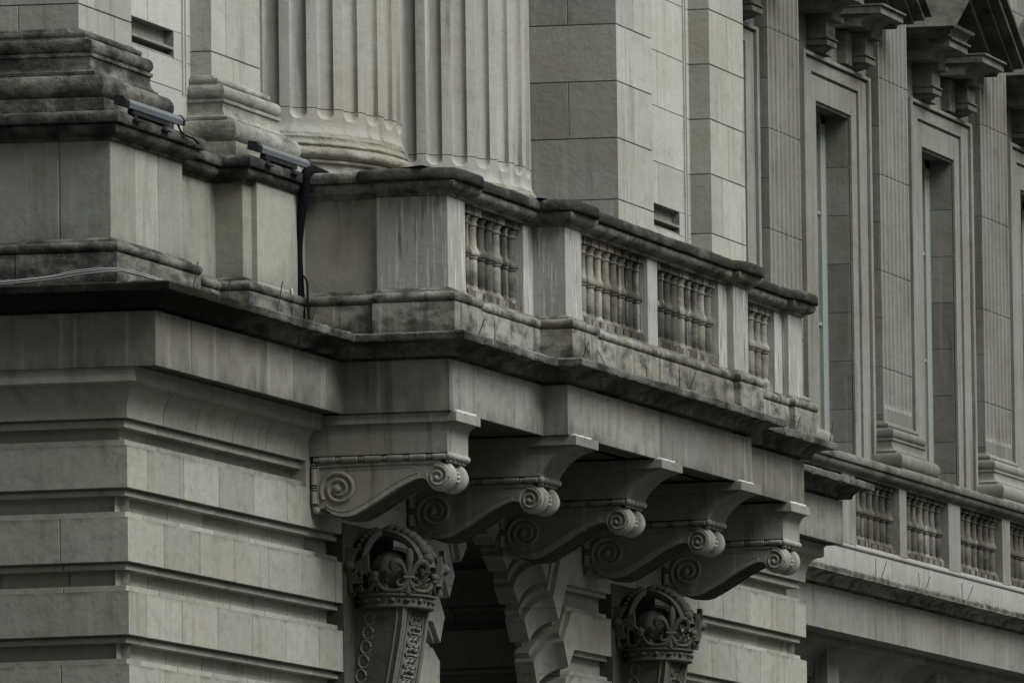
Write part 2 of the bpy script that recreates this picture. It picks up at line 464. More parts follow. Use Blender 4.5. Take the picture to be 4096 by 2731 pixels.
VS = [(8.212, 8.479, lambda g_: [at(8.479 + g_, 8.814 + g_), (3.0, 8.814 + g_), (3.0, 8.412 - g_), at(8.212 - g_, 8.412 - g_)]),
      (8.687, 8.91, lambda g_: [at(8.91 + g_, 9.62), (3.0, 9.62), (3.0, 9.084 - g_), at(8.687 - g_, 9.084 - g_)]),
      (9.075, 9.235, lambda g_: [at(9.235 + g_, 9.98), at(9.075 - g_, 9.98)]),
      (9.40, 9.55, lambda g_: [at(9.55 + g_, 9.98), at(9.40 - g_, 9.98)]),
      (9.65, 9.74, lambda g_: [at(9.74, 9.98), at(9.65 - g_, 9.98)]),
      (7.745, 8.02, lambda g_: [(1.55, 8.144 + g_), (3.0, 8.144 + g_), (3.0, 7.745 - g_)]),
      (7.07, 7.477, lambda g_: [(3.0, 7.477 + g_), (3.0, 7.07 - g_)]),
      (6.41, 6.81, lambda g_: [(3.0, 6.81 + g_), (3.0, 6.41 - g_)]),
      (5.74, 6.14, lambda g_: [(3.0, 6.14 + g_), (3.0, 5.74 - g_)])]
for zb_, zt_, out in VS:
    for sgn in (1, -1):
        t = (rnd.random(), rnd.random() * .3); gr = .05 if zb_ < 9.3 else .02
        mb = MB(); voussoir(mb, zb_, zt_, out(0), sgn, tone=t); mb.build('arch_voussoir', M_rust, pav, recalc=True, smooth=35)
        mb = MB(); voussoir(mb, zb_, zt_, out(gr), sgn, .05, t, gr); mb.build('voussoir_fillet', M_rust, pav, recalc=True, smooth=35)
# recessed ring in the grooves
for sgn in (1, -1):
    mb = MB()
    zz = [5.2 + i * .3 for i in range(9)] + [7.9 + i * .0932 for i in range(21)]
    for i in range(len(zz) - 1):
        z0, z1 = zz[i], min(zz[i + 1], 9.767)
        o0 = (3.05, z0) if z0 < 8.9 else at(z0, 10.1); o1 = (3.05, z1) if z1 < 8.9 else at(z1, 10.1)
        voussoir(mb, z0, z1, [o1, o0], sgn, .13, (.35, .3))
    mb.build('arch_ring', M_rust, pav, smooth=35, recalc=True)
mb = MB()
mb.box(-.45, -.13, YC - .7, YC + .7, 9.78, 10.14)
mb.box(-.5, -.13, YC - 3.05, YC - 1.4, 8.85, 10.14); mb.box(-.5, -.13, YC + 1.4, YC + 3.05, 8.85, 10.14)
mb.box(-.5, -.15, YC - 3.05, YC - 1.6, 0, 8.86); mb.box(-.5, -.15, YC + 1.6, YC + 3.05, 0, 8.86)
mb.build('arch_wall', M_rust, pav)
# the passage behind: rusticated side walls under a dark vault
YP = 2.95
for side in (1, -1):
    mb = MB()
    for k in range(7):
        pth = [(-7, YC + YP), (-.5, YC + YP)] if side > 0 else [(-.5, YC - YP), (-7, YC - YP)]
        mb.sweep(pth, course_prof(tops[k], bots[k], tops[k + 1]), pitch=1.5, off=.5 + .75 * (k % 2), seed=40)
    y0_, y1_ = (YC + YP + .2, YC + YP + .6) if side > 0 else (YC - YP - .6, YC - YP - .2)
    mb.box(-7, -.5, y0_, y1_, 0, 11)
    mb.build('passage_wall', M_wall, pav)
mb = MB(); mb.box(-7, -.46, YC - 3.5, YC + 3.5, 9.9, 10.12); mb.build('passage_ceiling', M_wall, pav)

# ------------------------------------------------------------------ main cornice
cpath = [(-4, -3.45), (.38, -3.45), (.38, -.08), (1.416, -.08), (1.416, 1.83), (1.668, 1.83), (1.668, 6.05), (1.416, 6.05), (1.416, 7.96), (.38, 7.96), (.38, 11.45), (-4, 11.45)]
mb = MB()
mb.sweep(cpath, [(-.04, 10.172), (-.04, 10.153), (0, 10.153), (0, 10.655), (-.03, 10.658)],
         joints={0: [], 1: [.62, 1.22, 1.9, 2.45, 2.95], 2: [.47], 3: [], 4: [], 5: [2.05, 4.19], 7: [.02], 9: [.8, 1.6, 2.4]}, seed=5, g=.008, rough=.003, step=.08)
mb.build('cornice_fascia', M_panel, pav, bevel=.008)
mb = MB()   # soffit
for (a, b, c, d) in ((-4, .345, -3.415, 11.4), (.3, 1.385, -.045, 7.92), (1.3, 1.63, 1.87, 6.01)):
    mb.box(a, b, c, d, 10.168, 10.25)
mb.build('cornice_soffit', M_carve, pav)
def cyma_prof():
    p = [(-.03, 10.657), (-.03, 10.682), (.065, 10.684), (.07, 10.70)]
    for i in range(1, 9):
        a = math.pi / 2 * i / 8
        p.append((.07 + .17 * (1 - math.cos(a)), 10.70 + .10 * math.sin(a)))
    p += [(.27, 10.802), (.275, 10.865), (.25, 10.885), (-.5, 10.90), (-1.2, 10.91)]
    return p
mb = MB()
cj = {0: [1.2, 2.6], 1: [.65, 1.5, 2.3, 2.9], 2: [.55], 3: [.6, 1.2], 5: [.7, 1.5, 2.3, 3.1, 3.7], 7: [.6, 1.3], 9: [.8, 1.7, 2.6]}
mb.sweep(cpath, cyma_prof(), joints=cj, rough=.018, step=.05, seed=6, g=.008)
mb.box(-4, .25, -3.3, 11.3, 10.7, 10.885); mb.box(.2, 1.3, .05, 7.8, 10.7, 10.885)
mb.build('cornice_cyma', M_cyma, pav, smooth=40)

# ------------------------------------------------------------------ parapet pedestals (plinth, dado, cap)
ppath = [(-4, -3.38), (-.05, -3.38), (-.05, -2.14), (-.32, -2.14), (-.32, -1.06), (-.05, -1.06), (-.05, 0), (.73, 0), (.73, -.08), (1.416, -.08), (1.416, .27), (1.30, .27)]
def plinth_prof():
    p = [(.105, 10.88), (.105, 11.185), (.10, 11.195)]
    for i in range(0, 9):
        a = -math.pi / 2 + math.pi * i / 8
        p.append((.075 + .045 * math.cos(a), 11.245 + .048 * math.sin(a)))
    p += [(.05, 11.30), (.045, 11.32), (.02, 11.325), (.005, 11.345)]
    return p
def cap_low():
    p = [(0, 12.235), (.022, 12.238), (.022, 12.262)]
    for i in range(0, 9):
        a = math.pi / 2 * i / 8
        p.append((.03 + .085 * math.sin(a), 12.27 + .085 * (1 - math.cos(a))))
    p += [(.115, 12.362), (.09, 12.366)]
    return p
def cap_slab():
    return [(.09, 12.366), (.09, 12.372), (.142, 12.374), (.15, 12.385), (.152, 12.44), (.145, 12.465), (.12, 12.482), (0, 12.49), (-.6, 12.49)]
peds = [(1.82, 2.17, 1.668), (5.66, 6.01, 1.668), (7.61, 7.96, 1.416)]
mb = MB(); mb.sweep(ppath[:7], plinth_prof(), joints={0: [3.13]}, rough=.004, step=.08, seed=2); mb.build('pier_plinth', M_base, pav, smooth=40)
mb = MB(); mb.sweep(ppath[:7], [(0, 11.34), (0, 12.24)], joints={0: [3.48], 1: [.42, .82]}, seed=4)
mb.build('pier_dado', M_wall, pav, bevel=.008)
mb = MB(); mb.sweep(ppath[:7], cap_low() + cap_slab()[1:], joints={0: [3.1]}, rough=.006, step=.06, seed=14); mb.build('pier_cap', M_base, pav, smooth=40)
def pedestal(path, seed, tonefix):
    e = empty('pedestal', pav)
    mb = MB(); mb.sweep(path, plinth_prof(), rough=.003, step=.08, seed=seed); mb.build('plinth', M_mould, e, smooth=40)
    mb = MB(); mb.sweep(path, [(0, 11.34), (0, 12.24)], seed=seed + 9, tonefix=tonefix); mb.build('dado', M_ped, e, bevel=.008)
    mb = MB(); mb.sweep(path, cap_low(), rough=.003, step=.06, seed=seed + 13); mb.build('cap', M_mould, e, smooth=40)
pedestal(ppath[8:], 2, (.4, .1))
e = empty('side_panel', pav)
mb = MB(); mb.sweep([(-.05, 0), (.73, 0)], plinth_prof(), rough=.003, step=.08, seed=5); mb.build('plinth', M_mould, e, smooth=40)
mb = MB(); mb.sweep([(-.05, 0), (.73, 0)], [(0, 11.34), (0, 12.24)], seed=6); mb.build('dado', M_drip, e)
mb = MB(); mb.sweep([(-.05, 0), (.80, 0)], cap_low() + cap_slab()[1:], rough=.003, step=.06, seed=7); mb.build('cap', M_mould, e, smooth=40)
for i, (a, b, x) in enumerate(peds): pedestal([(1.1, a), (x, a), (x, b), (1.1, b)], 3 + i, (.35, .1))

# ------------------------------------------------------------------ balcony balustrade
rails = [(.27, 1.82, 1.35), (2.17, 5.66, 1.60), (6.01, 7.61, 1.35)]
mb = MB(); mc = MB(); md = MB()
for (a, b, x) in rails:
    mb.sweep([(x, a), (x, b)], plinth_prof(), pitch=1.05, rough=.003, step=.08, seed=17)
    mb.box(x - .34, x + .02, a, b, 10.88, 11.335)
    mc.sweep([(x, a), (x, b)], cap_low(), pitch=1.05, rough=.003, step=.06, seed=18)
    mc.box(x - .30, x + .022, a, b, 12.236, 12.37)
mb.build('balustrade_plinth', M_mould, pav, smooth=40)
mc.build('handrail_moulding', M_mould, pav, smooth=40)
slabpath = [(.70, .05), (.70, -.105), (1.441, -.105), (1.441, .295), (1.35, .295), (1.35, 1.795), (1.693, 1.795), (1.693, 2.195), (1.60, 2.195), (1.60, 5.635), (1.693, 5.635), (1.693, 6.035), (1.35, 6.035), (1.35, 7.585), (1.441, 7.585), (1.441, 7.985), (.9, 7.985)]
# coping slab: rounded returns like the worn originals
def soften(path, r):
    out = [path[0]]
    for i in range(1, len(path) - 1):
        p0, p1, p2 = Vector(path[i - 1]), Vector(path[i]), Vector(path[i + 1])
        d0, d1 = (p0 - p1), (p2 - p1)
        q = min(r, d0.length * .4, d1.length * .4)
        out += [tuple(p1 + d0.normalized() * q), tuple(p1 + (d0.normalized() + d1.normalized()) * q * .3), tuple(p1 + d1.normalized() * q)]
    out.append(path[-1]); return out
mb = MB(); mb.sweep(soften(slabpath, .05), cap_slab(), rough=.010, step=.05, seed=19)
mb.box(.9, 1.36, .1, 7.9, 12.40, 12.485)
mb.box(.1, .9, .05, .6, 12.40, 12.485)
mb.build('coping', M_cope, pav, smooth=45)
# half piers closing each run, and the pier in the middle
mb = MB()
for (y0, y1, x) in ((.27, .34, 1.35), (1.62, 1.82, 1.35), (2.17, 2.25, 1.60), (3.80, 4.02, 1.60), (5.46, 5.66, 1.60), (6.01, 6.09, 1.35), (7.42, 7.61, 1.35)):
    mb.box(x - .26, x - .004, y0, y1, 11.33, 12.24, (.75, 0))
mb.build('half_pier', M_ped, pav, bevel=.006, split=True)
# inner core so that one cannot see between rail and wall, parapet core masonry
# balusters
def baluster_prof(z0=11.335, z1=12.24):
    h = z1 - z0
    pr = [(0, 0), (.062, 0), (.062, .09), (.058, .092), (.060, .11), (.056, .125), (.046, .135), (.040, .155), (.038, .17), (.040, .175), (.040, .43),
          (.037, .445), (.037, .46), (.046, .465), (.046, .48), (.054, .49), (.058, .51), (.057, .53), (.050, .555), (.042, .575), (.037, .60), (.034, .70), (.034, .80),
          (.036, .815), (.043, .82), (.043, .84), (.036, .845), (.037, .86), (.044, .885), (.052, .905), (.056, .92), (.056, .999), (0, .999)]
    return [(r * 1.24, z0 + q * h) for r, q in pr]
def make_baluster(name, x, y, mat, parent, tone, z0=11.335, z1=12.24, sc=1.0):
    b = MB()
    pr = [(r * sc, z) for r, z in baluster_prof(z0, z1)]
    b.lathe((x, y, 0), pr[3:-3], 14, tone=tone)
    q = .070 * sc
    b.box(x - q, x + q, y - q, y + q, z0, z0 + .085, tone); b.box(x - q, x + q, y - q, y + q, z1 - .075, z1, tone)
    return b.build(name, mat, parent, smooth=40)
balcony = empty('balcony_balustrade', pav)
runs = [(.34, 1.62, 1.25, 8), (2.25, 3.80, 1.50, 9), (4.02, 5.46, 1.50, 9), (6.09, 7.42, 1.25, 8)]
for (a, b, x, n) in runs:
    for i in range(n):
        y = a + (b - a) * (i + .5) / n
        make_baluster('baluster', x, y, M_balus, balcony, (rnd.random(), rnd.random() * .8))
# floor and inner parapet core of the balcony
mb = MB()
mb.box(-3, 1.2, .0, 7.9, 10.86, 10.92)
mb.box(.15, .75, .02, .55, 10.9, 12.4)
mb.box(-4, -.37, -3.3, .3, 10.9, 12.42)
mb.box(.1, .55, .5, 7.4, 10.9, 11.2)
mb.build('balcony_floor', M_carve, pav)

# ------------------------------------------------------------------ upper storey piers, columns, loggia
ZT = 22.0
def shaft_prof(z0, z1): return [(0, z0), (0, z1)]
lev = [13.27, 13.53, 14.205, 14.83, 15.455, 16.08, 16.71, 17.34, 17.97, 18.6, 19.2, 19.8, 20.4, 21, 22]
def ashlar(mb, path, z_levels, jts, seed=0, g=.018, tonefix=None):
    for i in range(len(z_levels) - 1):
        z0, z1 = z_levels[i], z_levels[i + 1]
        mb.sweep(path, [(-g, z0), (0, z0 + .0085), (0, z1 - .0085), (-g, z1)], joints=jts[i % len(jts)], seed=seed + i * 7, g=.016, tonefix=tonefix)
def base_prof(s=0.0):
    p = [(.47, 12.42), (.475, 12.43), (.475, 12.55), (.465, 12.565), (.435, 12.567)]
    for i in range(0, 9):
        a = R(-75 + 165 * i / 8); p.append((.34 + .14 * math.cos(a), 12.68 + .112 * math.sin(a)))
    p += [(.31, 12.795), (.275, 12.797), (.275, 12.806), (.30, 12.808), (.30, 12.835), (.265, 12.845), (.235, 12.87), (.212, 12.91), (.208, 12.95), (.215, 12.98), (.238, 12.985), (.238, 13.015), (.195, 13.018)]
    for i in range(0, 9):
        a = -math.pi / 2 + math.pi * i / 8
        p.append((.175 + .07 * math.cos(a), 13.09 + .065 * math.sin(a)))
    p += [(.12, 13.158), (.12, 13.18)]
    for i in range(0, 7):
        a = -math.pi / 2 + math.pi * i / 6
        p.append((.085 + .03 * math.cos(a), 13.213 + .028 * math.sin(a)))
    p += [(.05, 13.245), (.045, 13.26), (.0, 13.285)]
    return p
M_shaft = stone('washed_ashlar', base=(.345, .35, .328), warm=(.31, .30, .255), streak=.32, blotch=.25, tonevar=.16)
M_base2 = stone('weathered_pier_base', base=(.28, .28, .255), warm=(.23, .22, .18), dirt=(.05, .05, .043), crust=.22, streak=.3, blotch=.5, bump=.7, stains=((12.42, .42, .9),))
# main piers: A south end, B before the loggia, C and D mirrored
piers = [('A', -.42, -3.21, -2.31), ('B', -.40, -.93, -.03), ('C', -.365, 7.49, 8.35), ('D', -.365, 9.81, 10.70)]
for nm, x, y0, y1 in piers:
    xin = -4.0 if nm == 'A' else (-3.2 if nm in 'BC' else -.62)
    xin2 = -4.0 if nm == 'D' else -.62 if nm in 'AB' else -.62
    if nm == 'B': xin = -.62; xin2 = -3.2
    if nm == 'C': xin = -3.2; xin2 = -.62
    m1 = MB(); path = [(xin, y0), (x, y0), (x, y1), (xin2, y1)]
    L0 = x - xin
    if nm == 'A': j = [{0: [L0 - .55], 1: [.60]}, {0: [L0 - .78], 1: [.28]}]
    elif nm == 'B': j = [{1: [.40]}, {1: [.27]}]
    elif nm == 'C': j = [{0: [L0 - .53, L0 - 1.3], 1: [.42]}, {0: [L0 - .98], 1: [.22]}]
    else: j = [{1: [.46]}, {1: [.3]}]
    ashlar(m1, path, lev, j, seed=ord(nm) * 3)
    m1.build('pier_shaft', M_shaft, pav)
    m2 = MB(); m2.sweep(path, [(d, z + .02 + d * .106) for d, z in base_prof()], joints={0: [], 1: [.5]}, rough=.006, step=.07, seed=ord(nm), an=(.64, .32))
    m2.build('pier_base', M_base if nm == 'A' else M_base2, pav, smooth=38)
# recess walls with vents
def vent_wall(y0, y1, v0, v1, zv0, zv1, seed):
    mb = MB(); x = -.60
    zs = [12.45, 13.12, zv0, zv1, 14.205, 14.83, 15.455, 16.08, 16.71, 17.34, 18.6, 20, 22]
    for i in range(len(zs) - 1):
        if i == 2:
            for a, b in ((y0, v0), (v1, y1)): mb.sweep([(x, a), (x, b)], [(0, zs[i]), (0, zs[i + 1])], seed=seed + i)
        else: mb.sweep([(x, y0), (x, y1)], [(-.01, zs[i]), (0, zs[i] + .006), (0, zs[i + 1] - .006), (-.01, zs[i + 1])], joints={0: [(y1 - y0) * (.45 if i % 2 else .2)]}, seed=seed + i)
    # thin panel moulding beside the next pier
    for q, w_ in ((y1 - .16, .02), (y1 - .11, .012)): mb.box(x, x + .018, q, q + w_, 13.1, 21)
    mb.build('recess_wall', M_clean, pav)
    vm = MB()
    vm.box(x - .3, x - .085, v0 - .02, v1 + .02, zv0 - .02, zv1 + .02, (.4, .3))
    vm.box(x - .12, x + .0, v0, v1, zv0 + .08, zv0 + .105, (.5, .3))
    vm.prism([(x - .12, zv0 + .09), (x - .003, zv0 - .0), (x - .12, zv0)], v0, v1, (.2, .5))
    vm.box(x - .12, x - .005, v1 - .0, v1 + .02, zv0, zv1, (.3, .3)); vm.box(x - .12, x - .005, v0 - .02, v0, zv0, zv1, (.3, .3))
    vm.box(x - .12, x - .002, v0, v1, zv1, zv1 + .03, (.3, .3))
    vm.build('vent', M_panel, pav, recalc=True)
vent_wall(-2.31, -.93, -2.0, -1.23, 13.41, 13.67, 60)
vent_wall(8.35, 9.81, 8.75, 9.52, 13.47, 13.73, 80)
# columns
def fluted_column(cx, cy, Rr, mat, zf=13.40, zj=13.51):
    e = empty('column', pav)
    mb = MB(); nfl = 24; seg = nfl * 24; ph = R(7 + 0)
    view = math.atan2(-57.4 - cy, 29 - cx)
    zs = [13.26, 13.30, 13.33, zf - .02, zf] + [zf + .1 * (1 - math.cos(math.pi / 2 * q / 8)) for q in range(1, 8)] + [zf + .1, zf + .104, zj - .006, zj, zj + .006, 14.2, 15.6, 15.61, 15.62, 17, 18.5, 20.5, ZT]
    vs = []; b = len(mb.v)
    for z in zs:
        depth = max(0, min(1, (z - zf) / .10)) 
        depth = math.sin(depth * math.pi / 2)
        rad = Rr * (1.0 - .012 * max(0, (z - 13.5)) / 4)
        if z < 13.33: rad += .03 * (13.33 - z) / .07
        for i in range(seg):
            a = 2 * math.pi * i / seg + view
            f = ((a - view) * nfl / (2 * math.pi) + .52) % 1.0
            fl = 0
            if .19 < f < .81:
                u = (f - .5) / .31; fl = max(0, 1 - abs(u) ** 4.5) ** .5
                # round lower end of the flute
            hw = 1.0
            if z < zf + .0999:
                t_ = (z - (zf - .0)) / .10
                lim = math.sqrt(max(0, 1 - (1 - t_) ** 2)) if 0 < t_ < 1 else (0 if t_ <= 0 else 1)
                uu = (f - .5) / .31
                fl = max(0, 1 - abs(uu / max(lim, 1e-3)) ** 3.5) ** .5 * lim if lim > 0 and abs(uu) < lim else 0
            r_ = rad - fl * rad * .056
            if abs(z - zj) < .001 or abs(z - 15.61) < .001: r_ -= .012
            vs.append((cx + r_ * math.cos(a), cy + r_ * math.sin(a), z))
    mb.v += vs
    for j in range(len(zs) - 1):
        tn = (.35 + .3 * rnd.random(), .3 * rnd.random())
        for i in range(seg):
            i2 = (i + 1) % seg
            mb.f.append([b + j * seg + i, b + j * seg + i2, b + (j + 1) * seg + i2, b + (j + 1) * seg + i]); mb.t.append((.55, .1))
    mb.build('shaft', mat, e, smooth=32)
    m2 = MB()
    pr = [(Rr + .34, 12.40), (Rr + .34, 12.70)]
    m2.box(cx - Rr - .30, cx + Rr + .30, cy - Rr - .30, cy + Rr + .30, 12.3, 12.62, (.5, .3))
    pr = []
    for i in range(0, 11):
        a = -math.pi / 2 + math.pi * i / 10; pr.append((Rr + .19 + .08 * math.cos(a), 12.69 + .075 * math.sin(a)))
    pr += [(Rr + .17, 12.775), (Rr + .165, 12.79)]
    for i in range(0, 9):
        t_ = i / 8; pr.append((Rr + .16 - .085 * math.sin(math.pi / 2 * min(1, t_ * 1.3)), 12.80 + .145 * t_))
    pr += [(Rr + .105, 12.955), (Rr + .108, 12.98), (Rr + .09, 12.985)]
    for i in range(0, 9):
        a = -math.pi / 2 + math.pi * i / 8; pr.append((Rr + .095 + .058 * math.cos(a), 13.045 + .058 * math.sin(a)))
    pr += [(Rr + .085, 13.107), (Rr + .085, 13.118)]
    for i in range(0, 7):
        a = -math.pi / 2 + math.pi * i / 6; pr.append((Rr + .06 + .022 * math.cos(a), 13.143 + .022 * math.sin(a)))
    pr += [(Rr + .055, 13.17), (Rr + .05, 13.20), (Rr + .055, 13.215), (Rr + .04, 13.235), (Rr + .03, 13.26)]
    def wob(r_, a, h): return r_ + .012 * noise.noise(Vector((math.cos(a) * 7, math.sin(a) * 7, h * 22 + cx)))
    m2.lathe((cx, cy, 0), pr, 160, tone=(.55, .4), fn=wob)
    m2.build('base', M_base if False else M_colbase, e, smooth=45)
M_colbase = stone('worn_column_base', base=(.29, .285, .255), warm=(.25, .235, .19), dirt=(.05, .05, .042), crust=.12, streak=.15, blotch=.5, bump=1.0)
M_col = stone('column_limestone', base=(.31, .31, .29), warm=(.28, .265, .225), dirt=(.05, .05, .045), streak=.55, blotch=.22, tonevar=.1)
fluted_column(-1.36, 2.6, .935, M_col)
fluted_column(-1.30, 5.3, .92, M_col)
# the loggia behind the columns and the mass of the building
mb = MB()
mb.box(-5, -3.2, -3.1, 10.5, 10.9, 22.5)
mb.box(-3.2, -.9, -2.35, -.92, 12.4, 22)
mb.box(-3.3, -.9, 8.34, 9.9, 12.4, 22)
mb.box(-4.5, -.7, -3.15, -2.35, 12.45, 22)
mb.box(-4.5, -.7, 9.9, 10.6, 12.45, 22)
mb.box(-3.3, .0, -.9, 8.3, 10.9, 12.3)
mb.build('loggia_wall', M_wall, pav)
mb = MB(); mb.sweep([(-5, -3.3), (-.3, -3.3), (-.3, 10.8), (-5, 10.8)], [(-1, 22.0), (0, 22.0), (0, 23.4), (.1, 23.5), (.3, 23.8), (.35, 24.1), (-2, 24.3)], pitch=1.2)
mb.box(-9, -.4, -3.2, 10.7, 22, 24.2)
mb.build('entablature', M_wall, pav)

# ------------------------------------------------------------------ scroll brackets under the balcony
def make_bracket(parent, name, y0, straight, xs):
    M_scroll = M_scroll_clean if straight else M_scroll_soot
    e = empty(name, parent)
    W = .42
    # abacus
    m = MB(); m.box(-.1, xs, -.045, W + .02, 10.055, 10.15, (.5, .2)); m.build('abacus', M_scroll, e, bevel=.006)
    # block with concave front
    if straight:
        fr = [(1.345, 9.765), (1.345, 9.93)] + [(1.345 + .085 * (1 - math.cos(R(a))), 9.93 + .12 * math.sin(R(a))) for a in range(15, 91, 15)]
        fr[-1] = (1.43, 10.055)
    else:
        top = xs - .05
        fr = [(1.345, 9.765), (1.355, 9.79)] + [(1.355 + (top - 1.355) * (t ** 1.15), 9.79 + .25 * (1 - (1 - t) ** 1.7)) for t in (.12, .25, .4, .55, .7, .85, .95)] + [(top, 10.055)]
    m = MB(); m.prism([(-.1, 9.765)] + fr + [(-.1, 10.055)], 0, W, (.5, .2)); m.build('block', M_scroll, e, smooth=35, recalc=True)
    # scroll body
    low = [(1.36, 9.55), (1.355, 9.50), (1.33, 9.455), (1.285, 9.425), (1.235, 9.417), (1.185, 9.43), (1.15, 9.46), (1.133, 9.496), (1.107, 9.520), (1.069, 9.528), (1.01, 9.513), (.945, 9.486), (.806, 9.413), (.652, 9.313),
           (.536, 9.246), (.443, 9.197), (.37, 9.178), (.29, 9.182), (.228, 9.205), (.17, 9.245), (.13, 9.268), (.10, 9.262), (.095, 9.235), (.06, 9.212), (.03, 9.225), (.02, 9.25)]
    outline = [(.02, 9.70), (1.255, 9.70), (1.275, 9.66), (1.29, 9.60), (1.285, 9.53), (1.26, 9.49), (1.20, 9.475)] + low[6:]
    m = MB(); m.prism(outline, .03, W - .03, (.45, .3))
    # hollowed side frames
    m.build('scroll_body', M_scroll, e, smooth=40, recalc=True)
    r = MB()
    for ys, sg in ((.03, -1), (W - .03, 1)):
        off = lambda q: ys + sg * q
        def spiral(cx, cz, R0, R1, turns, a0, thick, dirn=1):
            pts = []; n = int(40 * turns)
            for i in range(n + 1):
                t = i / n; rad = R0 + (R1 - R0) * t ** .9; a = R(a0) + dirn * 2 * math.pi * turns * t
                pts.append((cx + rad * math.cos(a), off(.004), cz + rad * math.sin(a)))
            r.tube(pts, lambda t, th=thick: th * (1 - .35 * t), 8, (.5, .3))
        spiral(.285, 9.447, .178, .032, 2.35, 215, .021, -1)
        r.ball((.273, off(.012), 9.445), .036, 12, (.5, .3), (1, .7, 1))
        spiral(1.235, 9.535, .108, .02, 1.7, 100, .017, -1)
        r.ball((1.225, off(.01), 9.522), .024, 10, (.5, .3), (1, .7, 1))
        r.ball((.062, off(.0), 9.245), .036, 10, (.5, .3), (1, .6, 1))
        # fillets: top, rear upright, lower edge
        r.tube([(.085, off(.004), 9.66)] + [(.3 + .2 * i, off(.004), 9.672) for i in range(5)] + [(1.25, off(.004), 9.668), (1.30, off(.004), 9.64), (1.335, off(.004), 9.59), (1.342, off(.004), 9.53)], .012, 6, (.5, .3))
        r.tube([(.085, off(.004), 9.66), (.085, off(.004), 9.30)], .012, 6)
        strip = low[9:20]
        up_ = [(x - .012, z + .052) for x, z in strip]
        ya, yb = (ys, off(.014)) if sg > 0 else (off(.014), ys)
        r.prism(strip + up_[::-1], ya, yb, (.6, .2))
        r.tube([(x, off(.014), z) for x, z in up_], .008, 6, (.5, .3))
        r.tube([(.36, off(.0), 9.625), (.98, off(.0), 9.632)], .005, 4, (.1, .3))
    r.build('scroll_relief', M_scroll, e, smooth=50, recalc=True)
    # front roll: turned cylinder across the width with grooves
    c = MB()
    half = [(.0, .034), (.098, .034), (.112, .024), (.124, .034), (.124, .044), (.108, .054), (.130, .066), (.146, .088), (.146, .108), (.130, .128), (.094, .136), (.100, .146), (.092, .158), (.066, .168), (.060, .19), (.072, .198), (.078, .21)]
    pr = half + [(r_, W - h) for r_, h in half[-2::-1]]
    c.lathe((1.240, 0, 9.545), [(r_ , h) for r_, h in pr], 28, axis='Y', tone=(.7, .1))
    for i in range(5): 
        a = R(-25 + i * 22); c.ball((1.24 + .108 * math.cos(a), W / 2, 9.545 + .108 * math.sin(a)), .02 - .002 * i, 8, (.6, 0), (1, 1.3, 1))
    c.build('front_roll', M_scroll_clean, e, smooth=50, recalc=True)
    # underside ribs
    u = MB()
    for yy in (.08, .15, W / 2, W - .15, W - .08):
        u.tube([(x, yy, z - .004) for x, z in low[9:19]], .016 if yy != W / 2 else .026, 6, (.3, .4))
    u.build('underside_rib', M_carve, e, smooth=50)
    # bead and reel
    bm_ = MB()
    def beads(p, q, along):
        p, q = Vector(p), Vector(q); L_ = (q - p).length; d = (q - p) / L_; s = 0; i = 0
        seq = [('s', .024), ('s', .024), ('r', .17)] if along > .3 else [('s', .02), ('s', .02), ('r', .06)]
        while s < L_ - .01:
            kind, ln = seq[i % 3]; ln = min(ln, L_ - s)
            a, b = p + d * (s + .006), p + d * (s + ln - .006)
            rr = .029 if kind == 'r' else .026
            mid = [a, a + d * .004, b - d * .004, b]
            n_ = len(mid); bm_.tube(mid, lambda t, rr=rr: rr * (.75 if t in (0, 1) else 1), 8, (.6, .2))
            s += ln; i += 1
    for yy in (.018, W - .018):
        beads((.05, yy, 9.730), (1.33, yy, 9.730), 1.2)
        beads((.052, yy, 9.70), (.052, yy, 9.30), 1.0)
    for q in range(5): bm_.ball((1.345, .04 + (W - .08) * q / 4, 9.732), .036, 10, (.7, .1), (1, 1.25, 1))
    for q in range(8): bm_.ball((1.325, .04 + (W - .08) * q / 7, 9.688), .018, 8, (.6, .1))
    gd = MB(); gd.box(.0, 1.325, .03, W - .03, 9.70, 9.765, (.1, .2)); gd.box(.03, .075, .028, W - .028, 9.30, 9.70); gd.build('bead_ground', M_beadgap, e)
    bm_.build('bead_moulding', M_scroll, e, smooth=50)
    e.location = (0, y0, 0)
    return e
for i, (x, y) in enumerate(((1.416, 0), (1.668, 1.9), (1.668, 3.8), (1.668, 5.68), (1.416, 7.56))):
    m = MB(); k = 7
    pts = [(x - .01 + (.04 + .012 * math.sin(q * 2.1 + i)) , y - .0 + .37 * q / k) for q in range(k + 1)]
    m.prism([(x - .02, y - .0)] + pts + [(x - .02, y + .37)], 10.148, 10.172, (1, 0), plane='XY'); m.build('mortar_fillet', M_lime, pav, recalc=True, bevel=.006)
b1 = make_bracket(pav, 'scroll_bracket', 0.0, True, 1.46)
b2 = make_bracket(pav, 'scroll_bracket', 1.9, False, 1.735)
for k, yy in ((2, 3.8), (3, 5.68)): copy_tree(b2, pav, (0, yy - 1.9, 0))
copy_tree(b1, pav, (0, 7.56, 0))

